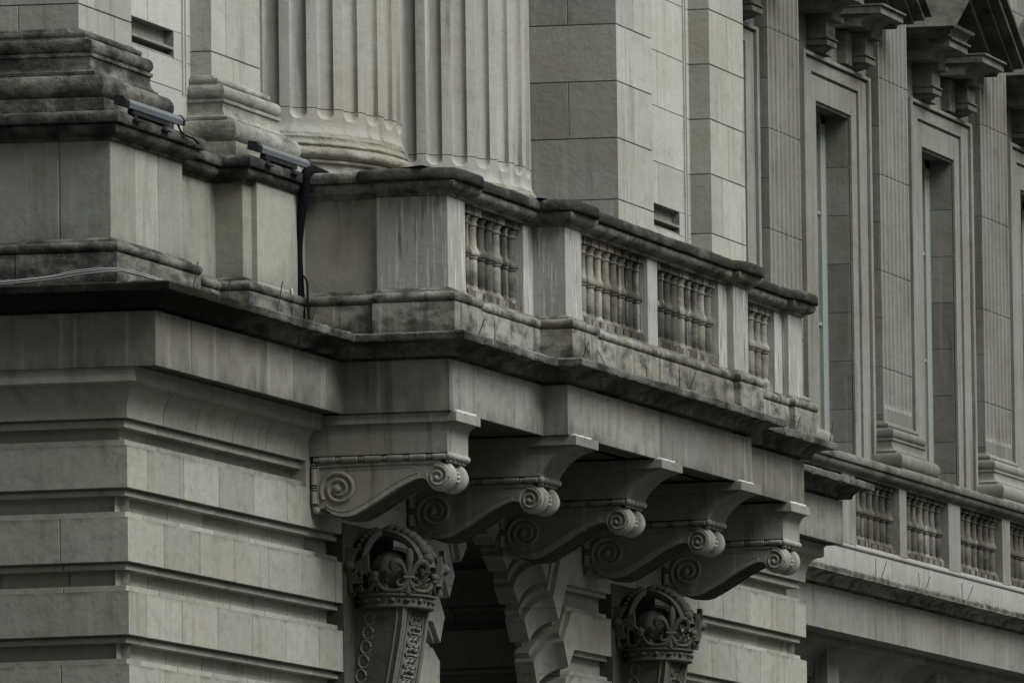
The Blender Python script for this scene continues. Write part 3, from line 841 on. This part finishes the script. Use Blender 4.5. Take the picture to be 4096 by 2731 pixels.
# ------------------------------------------------------------------ crowned pendants on the piers beside the arch
def carved_crown(cx, cy, parent):
    e = empty('crown_ornament', parent); zb0 = 8.375; Rb = .335
    def P(a, r, z): return (cx + r * math.cos(a), cy + r * math.sin(a), z)
    # azimuths: cardinal crosses/fleurs. E=+X
    m = MB()
    pr = [(.0, 0), (Rb - .02, 0), (Rb + .005, .004), (Rb + .01, .018), (Rb - .008, .03), (Rb - .012, .035), (Rb - .005, .105), (Rb + .004, .112), (Rb + .022, .118), (Rb + .022, .135), (Rb + .006, .14), (Rb + .012, .152), (Rb - .03, .155), (Rb - .06, .14), (Rb - .08, .02), (0, .02)]
    m.lathe((cx, cy, zb0), pr, 64, tone=(.5, .2))
    for i in range(32):
        a = 2 * math.pi * i / 32
        if i % 4 == 0:   # lozenge jewels and round ones between
            m.ball(P(a, Rb + .0, zb0 + .072), .03, 8, (.3, 0), (1, 1, .6))
        elif i % 2 == 0: m.ball(P(a, Rb, zb0 + .072), .024, 8, (.6, 0))
        else: m.ball(P(a, Rb, zb0 + .072), .011, 6, (.2, 0))
    m.build('band', M_carve, e, smooth=45, recalc=True)
    # scalloped upstand linking crosses and fleurs
    s = MB()
    n = 8
    for i in range(n):
        a0, a1 = 2 * math.pi * i / n, 2 * math.pi * (i + 1) / n
        pts = []
        for q in range(13):
            t = q / 12; a = a0 + (a1 - a0) * t
            z = zb0 + .165 + .115 * (2 * t - 1) ** 4 + (.0)
            pts.append(P(a, Rb + .01 + .03 * (2 * t - 1) ** 2, z))
        s.tube(pts, .02, 8, (.5, .2))
    for i in range(4):
        a = R(90 * i); s.tube([P(a, Rb, zb0 + .15), P(a, Rb + .045, zb0 + .28)], .016, 6)
        s.ball(P(a, Rb + .055, zb0 + .31), .038, 12, (.6, .2))
        s.tube([P(a, Rb + .05, zb0 + .28), P(a, Rb + .06, zb0 + .255)], .03, 8)
    rim = s
    lf = rim
    for i in range(16):
        a = 2 * math.pi * (i + .5) / 16; rr_ = random.Random(i)
        for q in range(3):
            h = .17 + .07 * q + rr_.uniform(0, .02); dr = .01 + .012 * q
            lf.tube([P(a - .07, Rb - .01, zb0 + h - .03), P(a - .03, Rb + dr, zb0 + h + .02), P(a + .02, Rb + dr + .01, zb0 + h + .035), P(a + .06, Rb, zb0 + h)], .014, 6, (rr_.random(), .2))
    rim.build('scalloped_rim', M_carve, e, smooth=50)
    # fleurs-de-lis on the diagonals SE, NW ; crosses on SW, NE
    def frame(a, r0, lean, fa=None):
        o = Vector(P(a, r0, zb0 + .15)); a = a if fa is None else fa; side = Vector((-math.sin(a), math.cos(a), 0)); outv = Vector((math.cos(a), math.sin(a), 0))
        upv = (Vector((0, 0, 1)) + outv * lean).normalized()
        return lambda u, v, w_=0: tuple(o + side * u + upv * v + outv * w_)
    for ang in (-45, 135):
        F = frame(R(ang), Rb, .18); m = MB()
        # centre petal
        pts = [F(0, v, .01) for v in (.13, .18, .24, .30, .35, .40, .43)]
        m.tube(pts, lambda t: [.018, .026, .036, .046, .047, .036, .008][int(round(t * 6))], 10, (.5, .2), flat=.7)
        for sg in (1, -1):
            m.tube([F(sg * u, v, .012) for u, v in ((.015, .15), (.035, .20), (.065, .26), (.10, .295), (.14, .295), (.165, .265), (.168, .225), (.145, .20), (.118, .212), (.115, .235))],
                   lambda t: .022 + .014 * math.sin(math.pi * min(1, t * 1.3)) if t < .75 else .016, 8, (.5, .2), flat=.8)
            m.tube([F(sg * u, v, .01) for u, v in ((.012, .13), (.03, .085), (.065, .06), (.095, .065), (.105, .09), (.09, .105))], .016, 8, (.5, .2))
        m.tube([F(-.055, .142, .02), F(.055, .142, .02)], .018, 8); m.tube([F(0, .13, .012), F(0, -.01, .01)], lambda t: .016 + .014 * t, 8)
        for sg in (1, -1): m.tube([F(sg * .0, .07, .012), F(sg * .03, .02, .01), F(sg * .07, .0, .01)], .012, 6)
        m.build('fleur_de_lis', M_carve, e, smooth=55)
    for ang, face in ((-134, -82), (30, 20)):
        F0 = frame(R(ang), Rb + .05, .10, R(face)); sh_ = .07 if ang < 0 else 0; F = (lambda F0, sh_: lambda u, v, w_=0: F0(u, v, w_ + sh_))(F0, sh_); m = MB()
        c0 = .26
        def arm(d, s_):
            # flared arm: trapezoid with concave sides
            pts = []
            for t, wd in ((.03, .026), (.08, .040), (.13, .07), (.175, .115)):
                pts.append((t, wd))
            pl = [(t, w_) for t, w_ in pts] + [(t, -w_) for t, w_ in reversed(pts)]
            vs = []
            for depth in (-.025, .035):
                for t, w_ in pl:
                    u, v = d[0] * t + d[1] * w_, d[1] * t - d[0] * w_
                    vs.append(F(u, c0 + v, depth - (.012 if abs(w_) > .04 else 0) * (1 if depth > 0 else 0)))
            k = len(pl)
            m.add(vs, [list(range(k)), list(range(2 * k - 1, k - 1, -1))] + [[i, i + k, (i + 1) % k + k, (i + 1) % k] for i in range(k)])
        for d in ((1, 0), (-1, 0), (0, 1), (0, -1)): arm(d, 1)
        m.ball(F(0, c0, .025), .055, 12, (.6, .2)); m.ball(F(0, c0, .055), .03, 10, (.6, .2))
        m.tube([F(0, 0, 0), F(0, .12, .005)], .022, 8)
        m.build('cross_pattee', M_carve, e, smooth=40, recalc=True)
    # arches rising to the apex with pearls
    for ang, pearls in ((-128, False), (50, True), (-14, True), (138, False), (180, False)):
        a = R(ang); ar = MB(); pe = MB(); n = 18
        sec = []
        for i in range(n + 1):
            t = i / n
            rad = (Rb + .03) * (1 - t) ** .75 * (1 + .45 * t * (1 - t)) + 0.0
            z = zb0 + .40 + .36 * math.sin(t * math.pi / 2) ** .9 * 1.0 - .0
            sec.append(Vector(P(a, rad, z)) + Vector((-.12 * t * t, 0, 0)))
        side = Vector((-math.sin(a), math.cos(a), 0)); vs = []
        for i, p in enumerate(sec):
            tg = (sec[min(i + 1, n)] - sec[max(i - 1, 0)]).normalized(); nn = side.cross(tg).normalized()
            if nn.z < 0: nn = -nn
            wd = .105
            for (u, v) in ((-wd, -.03), (-wd, .022), (-wd * .6, .036), (0, .012), (wd * .6, .036), (wd, .022), (wd, -.03), (0, -.05)):
                vs.append(tuple(p + side * u + nn * v))
            if 1 < i < n - 1 and i % 2 == 0:
                pe.ball(tuple(p + nn * .035), .055 if pearls else .032, 10, (.45, .2))
        fs = []
        for i in range(n):
            for q in range(8): fs.append([i * 8 + q, i * 8 + (q + 1) % 8, (i + 1) * 8 + (q + 1) % 8, (i + 1) * 8 + q])
        fs.append(list(range(8))); fs.append([n * 8 + q for q in range(8)][::-1])
        ar.add(vs, fs, (.3, .2)); ar.build('crown_arch', M_carve, e, smooth=40, recalc=True)
        pe.build('pearl', M_carve, e, smooth=50)
    # orb at the apex under the balcony
    m = MB(); m.ball((cx, cy, zb0 + .80), .05, 12); m.ball((cx - .03, cy, zb0 + .79), .08, 12, (.4, .2), (1, 1, .6)); m.build('finial', M_carve, e, smooth=50)
    # inner cap (velvet) of the crown, seen through the openwork
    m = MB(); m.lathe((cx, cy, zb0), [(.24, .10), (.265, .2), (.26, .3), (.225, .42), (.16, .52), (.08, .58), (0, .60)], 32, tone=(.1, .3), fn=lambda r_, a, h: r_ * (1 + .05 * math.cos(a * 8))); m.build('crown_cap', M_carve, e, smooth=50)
    m = MB(); m.box(-.14, .02, cy - .45, cy + .45, 5, 9.2, (.4, .3)); m.build('pendant_backing', M_carve, e)
    return e
def pendant(cx, cy, parent):
    e = empty('carved_pendant', parent)
    m = MB(); hw = .24
    def fx(z): return .50 - .15 * ((8.37 - z) / .9) ** 1.2 if z < 8.37 else .50
    zs = [8.378, 8.2, 8.0, 7.8, 7.6, 7.4, 7.2, 7.0, 6.6, 6.2]
    front = [(max(.12, fx(z)), z) for z in zs]
    m.prism([(-.1, zs[0])] + front + [(-.1, zs[-1])], cy - hw, cy + hw, (.6, .2)); m.build('pendant_body', M_carve, e, recalc=True, bevel=.01)
    # side fillets and running ornament
    o = MB()
    for s_ in (-1, 1):
        for dx in (.02, .0):
            o.tube([(x + .004 - (.0 if dx else .06), cy + s_ * (hw + .004), z) for x, z in front[:8]], .011, 6)
        for i in range(9):
            z = 8.28 - i * .14; x = max(.12, fx(z)) - .32
            # running guilloche against the wall
            o.tube([(x + .05 * math.cos(t * .6) * 1.0, cy + s_ * (hw + .003), z + .065 * math.sin(t * .6)) for t in range(11)], .011, 6)
    for s_ in (-1, 1):
        o.tube([(x + .008, cy + s_ * (hw - .03), z) for x, z in front[:8]], .016, 6)
        o.tube([(x + .008, cy + s_ * (hw - .09), z) for x, z in front[:8]], .010, 6)
    rr = random.Random(5)
    # carved monogram-like scrolls up the face
    for i in range(6):
        z0 = 8.22 - i * .21
        X = lambda z: max(.12, fx(z)) + .008
        for s_ in (-1, 1):
            o.tube([(X(z0 + v), cy + s_ * u, z0 + v) for u, v in ((.0, .06), (.04, .085), (.085, .06), (.085, .015), (.05, .0), (.03, .02), (.045, .04))], .018, 6)
            o.tube([(X(z0 + v), cy + s_ * u, z0 + v) for u, v in ((.0, -.01), (.05, -.03), (.10, -.02), (.115, -.06), (.08, -.09))], .016, 6)
            o.tube([(X(z0 + v), cy + s_ * u, z0 + v) for u, v in ((.11, .03), (.125, .07), (.115, .10))], .016, 6)
        o.tube([(X(z0 - .075), cy - .10, z0 - .075), (X(z0 - .075), cy + .10, z0 - .075)], .011, 6)
        o.tube([(X(z0 - .105), cy - .085, z0 - .105), (X(z0 - .105), cy + .085, z0 - .105)], .009, 6)
        o.ball((X(z0) + .004, cy, z0 + .03), .028, 8, (.6, .2), (.6, 1, 1))
    o.build('pendant_relief', M_relief, e, smooth=50)
for cy in (1.07, 6.80):
    carved_crown(.30, cy, pav); pendant(.30, cy, pav)

# ------------------------------------------------------------------ the set-back wing
XF = -3.47; Y0, Y1 = 11.4, 46.0
mb = MB()
for k in range(0, 6):
    mb.sweep([(-4.15, Y0), (-4.15, Y1)], course_prof(tops[k], bots[k], tops[k + 1]), pitch=.9, off=.3 + .4 * (k % 2), seed=90)
wp = [(0, 9.468), (-.05, 9.468), (-.05, 9.525), (-.155, 9.525), (-.155, 9.60), (-.05, 9.60), (-.05, 9.65), (0, 9.66)]
for i in range(0, 10):
    a = math.pi / 2 * i / 9; wp.append((.36 * (1 - math.cos(a)), 9.68 + .38 * math.sin(a)))
wp += [(.38, 10.07), (.38, 10.15)]
mb.sweep([(-4.15, Y0), (-4.15, Y1)], wp, pitch=.62, off=.3, seed=91)
mb.box(-5, -4.14, Y0, Y1, 0, 4.9)
mb.build('lower_wall', M_wing, wing, smooth=35)
mb = MB()
for i in range(6):
    y = 17.72 + 3.59 * i; mb.box(-4.2, -3.95, y, y + .37, 6, 10.07)
mb.build('lower_pier', M_wing, wing, bevel=.006, split=True)
mb = MB(); mb.sweep([(XF, Y0), (XF, Y1)], [(-.8, 10.16), (-.8, 10.15), (0, 10.15), (0, 10.70), (-.03, 10.703)], pitch=.82, off=.1, seed=92, g=.006, tonefix=(.45, .1)); mb.build('wing_fascia', M_wing, wing, bevel=.006)
mb = MB()
sh = [(d, z + .045) for d, z in cyma_prof()]; mb.sweep([(XF, Y0), (XF, Y1)], sh, pitch=.9, rough=.006, step=.08, seed=93); mb.build('wing_cyma', M_mould, wing, smooth=40)
XB = XF - .02
mb = MB()
wpl = [(.05, 10.93), (.05, 11.26), (.045, 11.27)] + [(.04 + .03 * math.cos(-math.pi / 2 + math.pi * i / 6), 11.30 + .03 * math.sin(-math.pi / 2 + math.pi * i / 6)) for i in range(7)] + [(0, 11.34), (-.02, 11.37)]
mb.sweep([(XB, Y0), (XB, Y1)], wpl, pitch=1.2, seed=94, tonefix=(.75, .1)); mb.box(XB - .4, XB - .015, Y0, Y1, 10.9, 11.36)
mb.build('wing_plinth', M_wplinth, wing, smooth=40)
wc = [(d - .02, z + .03) for d, z in cap_low()] + [(d - .02, z + .03) for d, z in cap_slab()[1:]]
mb = MB(); mb.sweep([(XB, Y0), (XB, Y1)], wc, pitch=1.75, rough=.004, step=.08, seed=95); mb.box(XB - .35, XB, Y0, Y1, 12.28, 12.50)
mb.build('wing_coping', M_grey, wing, smooth=40)
mb = MB()
yy = [20.77 - 3.53, 22.60 - 3.53, 20.77, 22.60, 24.25, 26.13, 27.75, 29.6, 31.3, 33.1]
wd = [.41, .23, .41, .23, .40, .27, .4, .25, .4, .25]
yy = [17.24, 19.07] + yy[2:]
for y, w_ in zip(yy, wd): mb.box(XB - .3, XB, y, y + w_, 11.35, 12.29, (.5, .2))
mb.build('wing_pier', M_wing, wing, bevel=.006, split=True)
wb = empty('wing_balustrade', wing)
for i in range(1, 8):
    a = yy[i] + wd[i]; b = yy[i + 1]
    n = 7
    for q in range(n):
        make_baluster('baluster', XB - .13, a + (b - a) * (q + .5) / n, M_balus, wb, (rnd.random() * .4, .6), 11.36, 12.29, 1.15)
# upper wall of the wing, in courses with window openings
XW, XP = -4.17, -4.0
win_c = [18.70, 22.225, 25.705, 29.23]
hw, zt_w, zs_w = .565, 17.36, 11.5
mb = MB()
wl = [10.9, 11.6, 12.3, 12.95] + [13.39 + .655 * i for i in range(0, 14)]
def wall_run(a, b, i, z0, z1, dz=0):
    mb.sweep([(XW, a), (XW, b)], [(-.01, z0), (0, z0 + .006), (0, z1 - .006), (-.01, z1)], joints={0: []}, seed=int(a * 10) + i, tonefix=None)
for i in range(len(wl) - 1):
    z0, z1 = wl[i], wl[i + 1]
    prev = Y0
    segs = []
    for c in win_c:
        segs.append((prev, c - hw)); prev = c + hw
    segs.append((prev, Y1))
    if z0 < zt_w - .05:
        zz1 = min(z1, zt_w)
        for a, b in segs: wall_run(a, b, i, z0, zz1)
        if z1 > zt_w: mb.sweep([(XW, Y0), (XW, Y1)], [(0, zt_w), (0, z1)], pitch=1.1, seed=i)
    else: mb.sweep([(XW, Y0), (XW, Y1)], [(-.01, z0), (0, z0 + .006), (0, z1 - .006), (-.01, z1)], pitch=.95, off=.3 + .4 * (i % 2), seed=i)
# reveals: ashlar jambs running back
for c in win_c:
    for i in range(len(wl) - 1):
        z0, z1 = wl[i], min(wl[i + 1], zt_w)
        if z0 >= zt_w: break
        pr = [(-.01, z0), (0, z0 + .006), (0, z1 - .006), (-.01, z1)]
        mb.sweep([(XW - .6, c + hw), (XW + .0, c + hw)], pr, seed=i + 31)
        mb.sweep([(XW + .0, c - hw), (XW - .6, c - hw)], pr, seed=i + 37)
    mb.box(XW - .6, XW - .002, c - hw, c + hw, zt_w, zt_w + .2)
mb.box(-9, XW - .6, Y0, Y1, 0, 24)
mb.box(-9, XW - .01, Y0, Y1, 22, 24.3)
mb.build('upper_wall', M_wing, wing)
# fluted pilasters
def flute_front(mb, x, y0, y1, z0, z1, n=7):
    """front of a pilaster with n flutes cut into it"""
    w = y1 - y0; fw_ = w / (n + (n + 1) * .38); fil = fw_ * .38
    ys = [(y0, 0)]; y = y0 + fil
    for i in range(n):
        for q in range(9):
            t = q / 8; ys.append((y + fw_ * t, fw_ * .42 * math.sqrt(max(0, 1 - (2 * t - 1) ** 2))))
        y += fw_ + fil
    ys.append((y1, 0))
    zs = [(z0, 0), (z0 + .001, 0), (z0 + .03, .5), (z0 + .07, .9), (z0 + .11, 1), (z0 + .13, 1)]
    zj = z0 + .55
    while zj < z1: zs += [(zj - .03, 1), (zj - .01, 1), (zj, 2), (zj + .01, 1), (zj + .03, 1)]; zj += 1.32
    zs.append((z1, 1))
    b = len(mb.v); k = len(ys)
    for z, f in zs:
        for y, d in ys:
            mb.v.append((x - d * min(f, 1) - (.016 if f == 2 else 0), y, z))
    for j in range(len(zs) - 1):
        for i in range(k - 1):
            mb.f.append([b + j * k + i, b + j * k + i + 1, b + (j + 1) * k + i + 1, b + (j + 1) * k + i]); mb.t.append((.5, .2))
for i in range(5):
    y0 = 16.35 + 3.51 * i + .0; y1 = y0 + .965
    e = empty('pilaster', wing)
    m = MB(); flute_front(m, XP, y0, y1, 13.48, 21.9)
    for (z0, z1) in zip(wl[3:-1], wl[4:]):
        m.sweep([(XW - .02, y0), (XP, y0)], [(-.008, z0), (0, z0 + .006), (0, z1 - .006), (-.008, z1)]); m.sweep([(XP, y1), (XW - .02, y1)], [(0, z0), (0, z1)])
    m.sweep([(XP, y0), (XP, y1)], [(0, 13.2), (0, 13.48)])
    m.box(XW - .02, XP - .06, y0 + .02, y1 - .02, 13.1, 21.9)
    m.build('fluted_shaft', M_wing, e, smooth=40)
    m = MB(); m.sweep([(XW, y0), (XP, y0), (XP, y1), (XW, y1)], [(d, z + .02 + d * .106) for d, z in base_prof()], seed=i, an=(.64, .32)); m.box(XW, XP - .01, y0 + .01, y1 - .01, 12.4, 13.3)
    m.sweep([(XW, y0), (XP, y0), (XP, y1), (XW, y1)], [(.42, 12.0), (.52, 12.4), (.52, 12.5), (.40, 12.52)], an=(.64, .32))
    m.build('pilaster_base', M_wing, e, smooth=38)
# windows: architrave, frame, glass, brackets and open pediment
def make_window(c, parent):
    e = empty('window', parent)
    def ring(mb, x, a, b, zt0, zt1, th):
        # jambs and lintel between half widths a<b
        mb.box(x - th, x, c + a, c + b, 11.5, zt1, (.6, .2)); mb.box(x - th, x, c - b, c - a, 11.5, zt1, (.55, .2))
        mb.box(x - th, x, c - a, c + a, zt0, zt1, (.6, .2))
    m = MB()
    ring(m, XW + .035, hw, hw + .165, zt_w, zt_w + .33, .05)
    ring(m, XW + .06, hw + .19, hw + .43, zt_w + .36, zt_w + .53, .08)
    ring(m, XW + .02, hw + .16, hw + .20, zt_w + .32, zt_w + .37, .04)
    ring(m, XW + .10, hw + .44, hw + .51, zt_w + .55, zt_w + .60, .12)
    m.build('architrave', M_wing, e, bevel=.006)
    f = MB(); xg = XW - .315
    f.box(xg - .08, xg, c + hw - .16, c + hw, 11.5, zt_w, (.5, 0)); f.box(xg - .08, xg, c - hw, c - hw + .16, 11.5, zt_w); f.box(xg - .08, xg, c - hw, c + hw, zt_w - .12, zt_w)
    f.box(xg - .06, xg - .02, c - .03, c + .03, 11.5, zt_w)
    for z in (13.0, 14.5, 16.0): f.box(xg - .06, xg - .02, c - hw + .1, c + hw - .1, z, z + .05)
    f.build('sash_frame', M_paint, e, bevel=.008)
    f = MB(); f.box(xg - .055, xg - .045, c - hw + .1, c + hw - .1, 11.5, zt_w - .1); f.build('pane', M_glass, e)
    # brackets
    for s_ in (-1, 1):
        m = MB(); y = c + s_ * .62
        a, b = y - .14, y + .14
        m.box(XW, -3.90, a, b, 18.12, 18.42, (.6, .1)); m.box(XW, -3.87, a - .012, b + .012, 18.15, 18.175, (.4, .1)); m.box(XW, -3.885, a - .015, b + .015, 18.06, 18.125, (.4, .1))
        m.prism([(XW, 17.97), (-3.98, 18.02), (-3.95, 18.06), (XW, 18.06)], a + .02, b - .02, (.3, .2))
        m.box(XW, -3.80, a - .03, b + .03, 18.40, 18.47, (.4, .1))
        m.build('bracket', M_grey, e, recalc=True, bevel=.006)
        m = MB(); m.box(XW, XW + .12, c + s_ * .32 - .1, c + s_ * .32 + .1, 18.0, 18.45); m.build('frieze_block', M_grey, e, bevel=.006)
    # corbelled blocks and cornice returns
    m = MB()
    for s_, (a, b) in ((-1, (c - 1.13, c - .50)), (1, (c + .04, c + .78))):
        cor = [(XW, 18.47), (-3.80, 18.47)] + [(-3.80 + .22 * (1 - math.cos(R(q))), 18.47 + .16 * math.sin(R(q))) for q in range(15, 91, 15)] + [(XW, 18.63)]
        m.prism(cor, a + .03, b - .06, (.4, .2))
        m.box(XW, -3.50, a, b, 18.63, 18.73, (.5, .1))
        m.box(XW, -3.46, a - .01, b + .01, 18.73, 18.76, (.4, .1))
        cy_ = [(XW, 18.76), (-3.47, 18.76)] + [(-3.47 + .10 * (1 - math.cos(R(q))), 18.76 + .10 * math.sin(R(q))) for q in range(15, 91, 15)] + [(-3.35, 18.90), (XW, 18.92)]
        if s_ < 0: m.prism(cy_, a - .15, b - .1, (.3, .1))
    m.build('cornice_return', M_grey, e, recalc=True, bevel=.005, split=True)
    # raking sides
    m = MB(); apex = (c - .0, 20.15)
    for s_ in (-1, 1):
        foot = (c + s_ * 1.38, 18.86)
        for (q0, q1, x) in ((-.0, .05, -3.34), (.05, .13, -3.42), (.13, .20, -3.55), (.20, .30, -3.75)):
            d = Vector((apex[0] - foot[0], apex[1] - foot[1])).normalized(); nrm = Vector((d.y, -d.x)) * (1 if s_ > 0 else -1) * -1
            if nrm.y > 0: nrm = -nrm
            A = Vector(foot) + nrm * q0; B = Vector(apex) + Vector((0, -q0 * 1.38)); Cc = Vector(apex) + Vector((0, -q1 * 1.38)); D = Vector(foot) + nrm * q1
            m.prism([tuple(A), tuple(B), tuple(Cc), tuple(D)], XW, x, (.35 + .3 * (q0 == .05), .1), plane='YZ')
    m.build('pediment_rake', M_lead, e, recalc=True, bevel=.006)
    m = MB(); m.prism([(c - 1.1, 18.85), (c + 1.1, 18.85), (c, 19.85)], XW, XW + .12, (.2, .2), plane='YZ'); m.build('tympanum', M_lead, e, recalc=True)
for c in win_c: make_window(c, wing)

# ------------------------------------------------------------------ floodlights on the pedestal caps
def floodlight(name, label, y0, y1, x, z):
    r_ = root(name, label, 'floodlight', (x, y0, z), 'floodlights on the pedestal cap')
    b = MB(); b.prism([(-.05, .012), (.042, -.015), (.055, .035), (.03, .075), (-.038, .085)], 0.04, y1 - y0, (.5, 0)); b.build('housing', M_metal, r_, recalc=True, bevel=.006)
    c = MB(); c.prism([(-.055, .01), (.055, -.015), (.065, .04), (.035, .085), (-.045, .095)], -.02, .045, (.5, 0)); c.build('end_cap', M_mdark, r_, recalc=True, bevel=.004); c = MB(); c.prism([(-.055, .01), (.055, -.015), (.065, .04), (.035, .085), (-.045, .095)], y1 - y0 - .005, y1 - y0 + .02, (.5, 0))
    c.build('end_cap', M_mdark, r_, recalc=True, bevel=.004)
    s = MB()
    for q in (.18, (y1 - y0) - .3): s.box(-.03, .03, q, q + .05, -.10, .01); s.box(-.06, .06, q - .03, q + .08, -.115, -.10)
    s.box(-.02, .035, .15, (y1 - y0) - .22, -.055, -.01)
    s.build('stand', M_mdark, r_)
    return r_
f1 = floodlight('floodlight', 'grey bar floodlight on the cap below the leftmost pier', -3.44, -2.46, .08, 12.535)
m = MB(); m.tube([(.0, .96, .02), (.03, .97, -.06), (.04, 1.0, -.09), (.05, 1.15, -.10), (.05, 1.25, -.13)], .009, 6); m.build('power_lead', M_black, f1, smooth=50)
floodlight('floodlight', 'grey bar floodlight on the cap nearest the fluted columns', -1.10, -.14, .08, 12.535)

# cables
def cable(name, pts, r_, mat, label, cat='cable', flat=1.0, grp=None):
    m = MB()
    P_ = [Vector(p) for p in pts]; out = []
    for i in range(len(P_) - 1):
        p0, p1, p2, p3 = P_[max(i - 1, 0)], P_[i], P_[i + 1], P_[min(i + 2, len(P_) - 1)]
        for q in range(8):
            t = q / 8; out.append(.5 * ((2 * p1) + (p2 - p0) * t + (2 * p0 - 5 * p1 + 4 * p2 - p3) * t * t + (3 * p1 - p0 - 3 * p2 + p3) * t ** 3))
    out.append(P_[-1]); m.tube(out, r_, 10, flat=flat)
    return tag(m.build(name, mat, None, smooth=50), label, cat, grp)
cable('black_cable', [(.10, .22, 12.52), (.10, .05, 12.53), (.12, -.10, 12.52), (.11, -.19, 12.45), (.06, -.15, 12.2), (.0, -.12, 11.8), (.01, -.12, 11.4), (.03, -.14, 11.15), (.05, -.16, 10.93)], lambda t: .046 if t < .3 else max(.032, .05 - (t - .3) * .05), M_black, 'black cable bundle hanging down the corner beside the stained pedestal')
cable('thin_black_cable', [(.04, -.13, 11.5), (.09, -.15, 11.42), (.10, -.16, 11.2), (.12, -.17, 10.93)], .009, M_black, 'thin black cable loop at the foot of the hanging cable bundle')
cable('white_pipe', [(-.02, -.22, 11.35), (.02, -.30, 11.32), (.03, -.30, 11.12), (-.01, -.36, 11.0), (-.05, -.5, 10.93)], .013, M_cond, 'white plastic conduit bent onto the ledge beside the black cables')
for k, (dz, dx) in enumerate(((0, 0), (.016, .03), (-.004, .07))):
    cable('white_cable', [(-1.6, -3.60 + dx, 10.915 + dz), (-1.0, -3.59 + dx, 10.93 + dz), (-.55, -3.60 + dx, 10.955 + dz), (-.2, -3.60 + dx, 11.0 + dz * 1.5), (.08, -3.60 + dx, 11.01 + dz), (.25, -3.58 + dx, 10.975 + dz), (.40, -3.54 + dx, 10.93 + dz), (.46, -3.3 + dx, 10.90)], .0065, M_white,
          ['lowest white cable lying along the mossy cornice ledge', 'white cable arching highest over the mossy cornice ledge', 'white cable at the back of the mossy cornice ledge'][k], 'cable', grp='white cables on the mossy ledge')

# thin bird rods
rods = [((.42, -2.9, 10.88), (.46, -2.86, 11.18), 'tall thin rod on the ledge before the left pedestal'),
        ((.40, -2.25, 10.88), (.43, -2.24, 11.10), 'short thin rod on the mossy ledge below the left pedestal corner'),
        ((.45, -1.45, 10.88), (.50, -1.42, 11.22), 'leaning thin rod in front of the second pedestal'),
        ((.45, -1.15, 10.88), (.45, -1.16, 11.02), 'stub of a thin rod below the second pedestal'),
        ((.50, -.92, 10.88), (.55, -.90, 11.06), 'short leaning rod left of the hanging black cables'),
        ((.75, -.22, 10.88), (.76, -.22, 11.02), 'thick short rod in the corner beside the first balcony pedestal'),
        ((1.60, .10, 10.88), (1.66, .12, 11.05), 'leaning rod below the first balcony pedestal'),
        ((1.60, .45, 10.88), (1.60, .45, 11.06), 'upright rod right of the first balcony pedestal'),
        ((1.86, 1.72, 10.88), (1.92, 1.74, 11.05), 'leaning rod before the second balcony pedestal'),
        ((1.86, 2.25, 10.88), (1.80, 2.2, 11.04), 'rod leaning left below the second balcony pedestal'),
        ((1.86, 3.15, 10.88), (1.86, 3.15, 11.0), 'small rod midway along the left central balustrade'),
        ((1.86, 3.9, 10.88), (1.86, 3.9, 11.08), 'upright rod below the middle balcony pier'),
        ((1.86, 4.1, 10.88), (1.93, 4.12, 11.08), 'leaning rod below the middle balcony pier'),
        ((1.60, 7.3, 10.88), (1.66, 7.3, 11.04), 'leaning rod below the last balustrade run'),
        ((1.62, 8.15, 10.88), (1.66, 8.16, 11.12), 'rod at the far tip of the balcony cornice'),
        ((-3.25, 21.2, 10.9), (-3.25, 21.2, 11.16), 'upright rod nearest the pavilion on the wing ledge'),
        ((-3.25, 21.35, 10.9), (-3.18, 21.37, 11.14), 'leaning rod nearest the pavilion on the wing ledge'),
        ((-3.25, 22.6, 10.9), (-3.25, 22.6, 11.12), 'upright rod of the second pair on the wing ledge'),
        ((-3.25, 22.8, 10.9), (-3.19, 22.82, 11.10), 'leaning rod of the second pair on the wing ledge'),
        ((-3.25, 24.05, 10.9), (-3.25, 24.05, 11.14), 'upright rod of the third pair on the wing ledge'),
        ((-3.25, 24.2, 10.9), (-3.16, 24.22, 11.12), 'leaning rod of the third pair on the wing ledge'),
        ((.10, -3.47, 13.0), (.105, -3.47, 13.0), None)]
for a, b, lb in rods:
    if not lb: continue
    m = MB(); m.tube([a, tuple((Vector(a) + Vector(b)) / 2 + Vector((.004, 0, 0))), b], .0042, 6); m.ball(b, .007, 6)
    tag(m.build('bird_rod', M_rod, None), lb, 'metal rod', 'thin rods standing on the ledges')
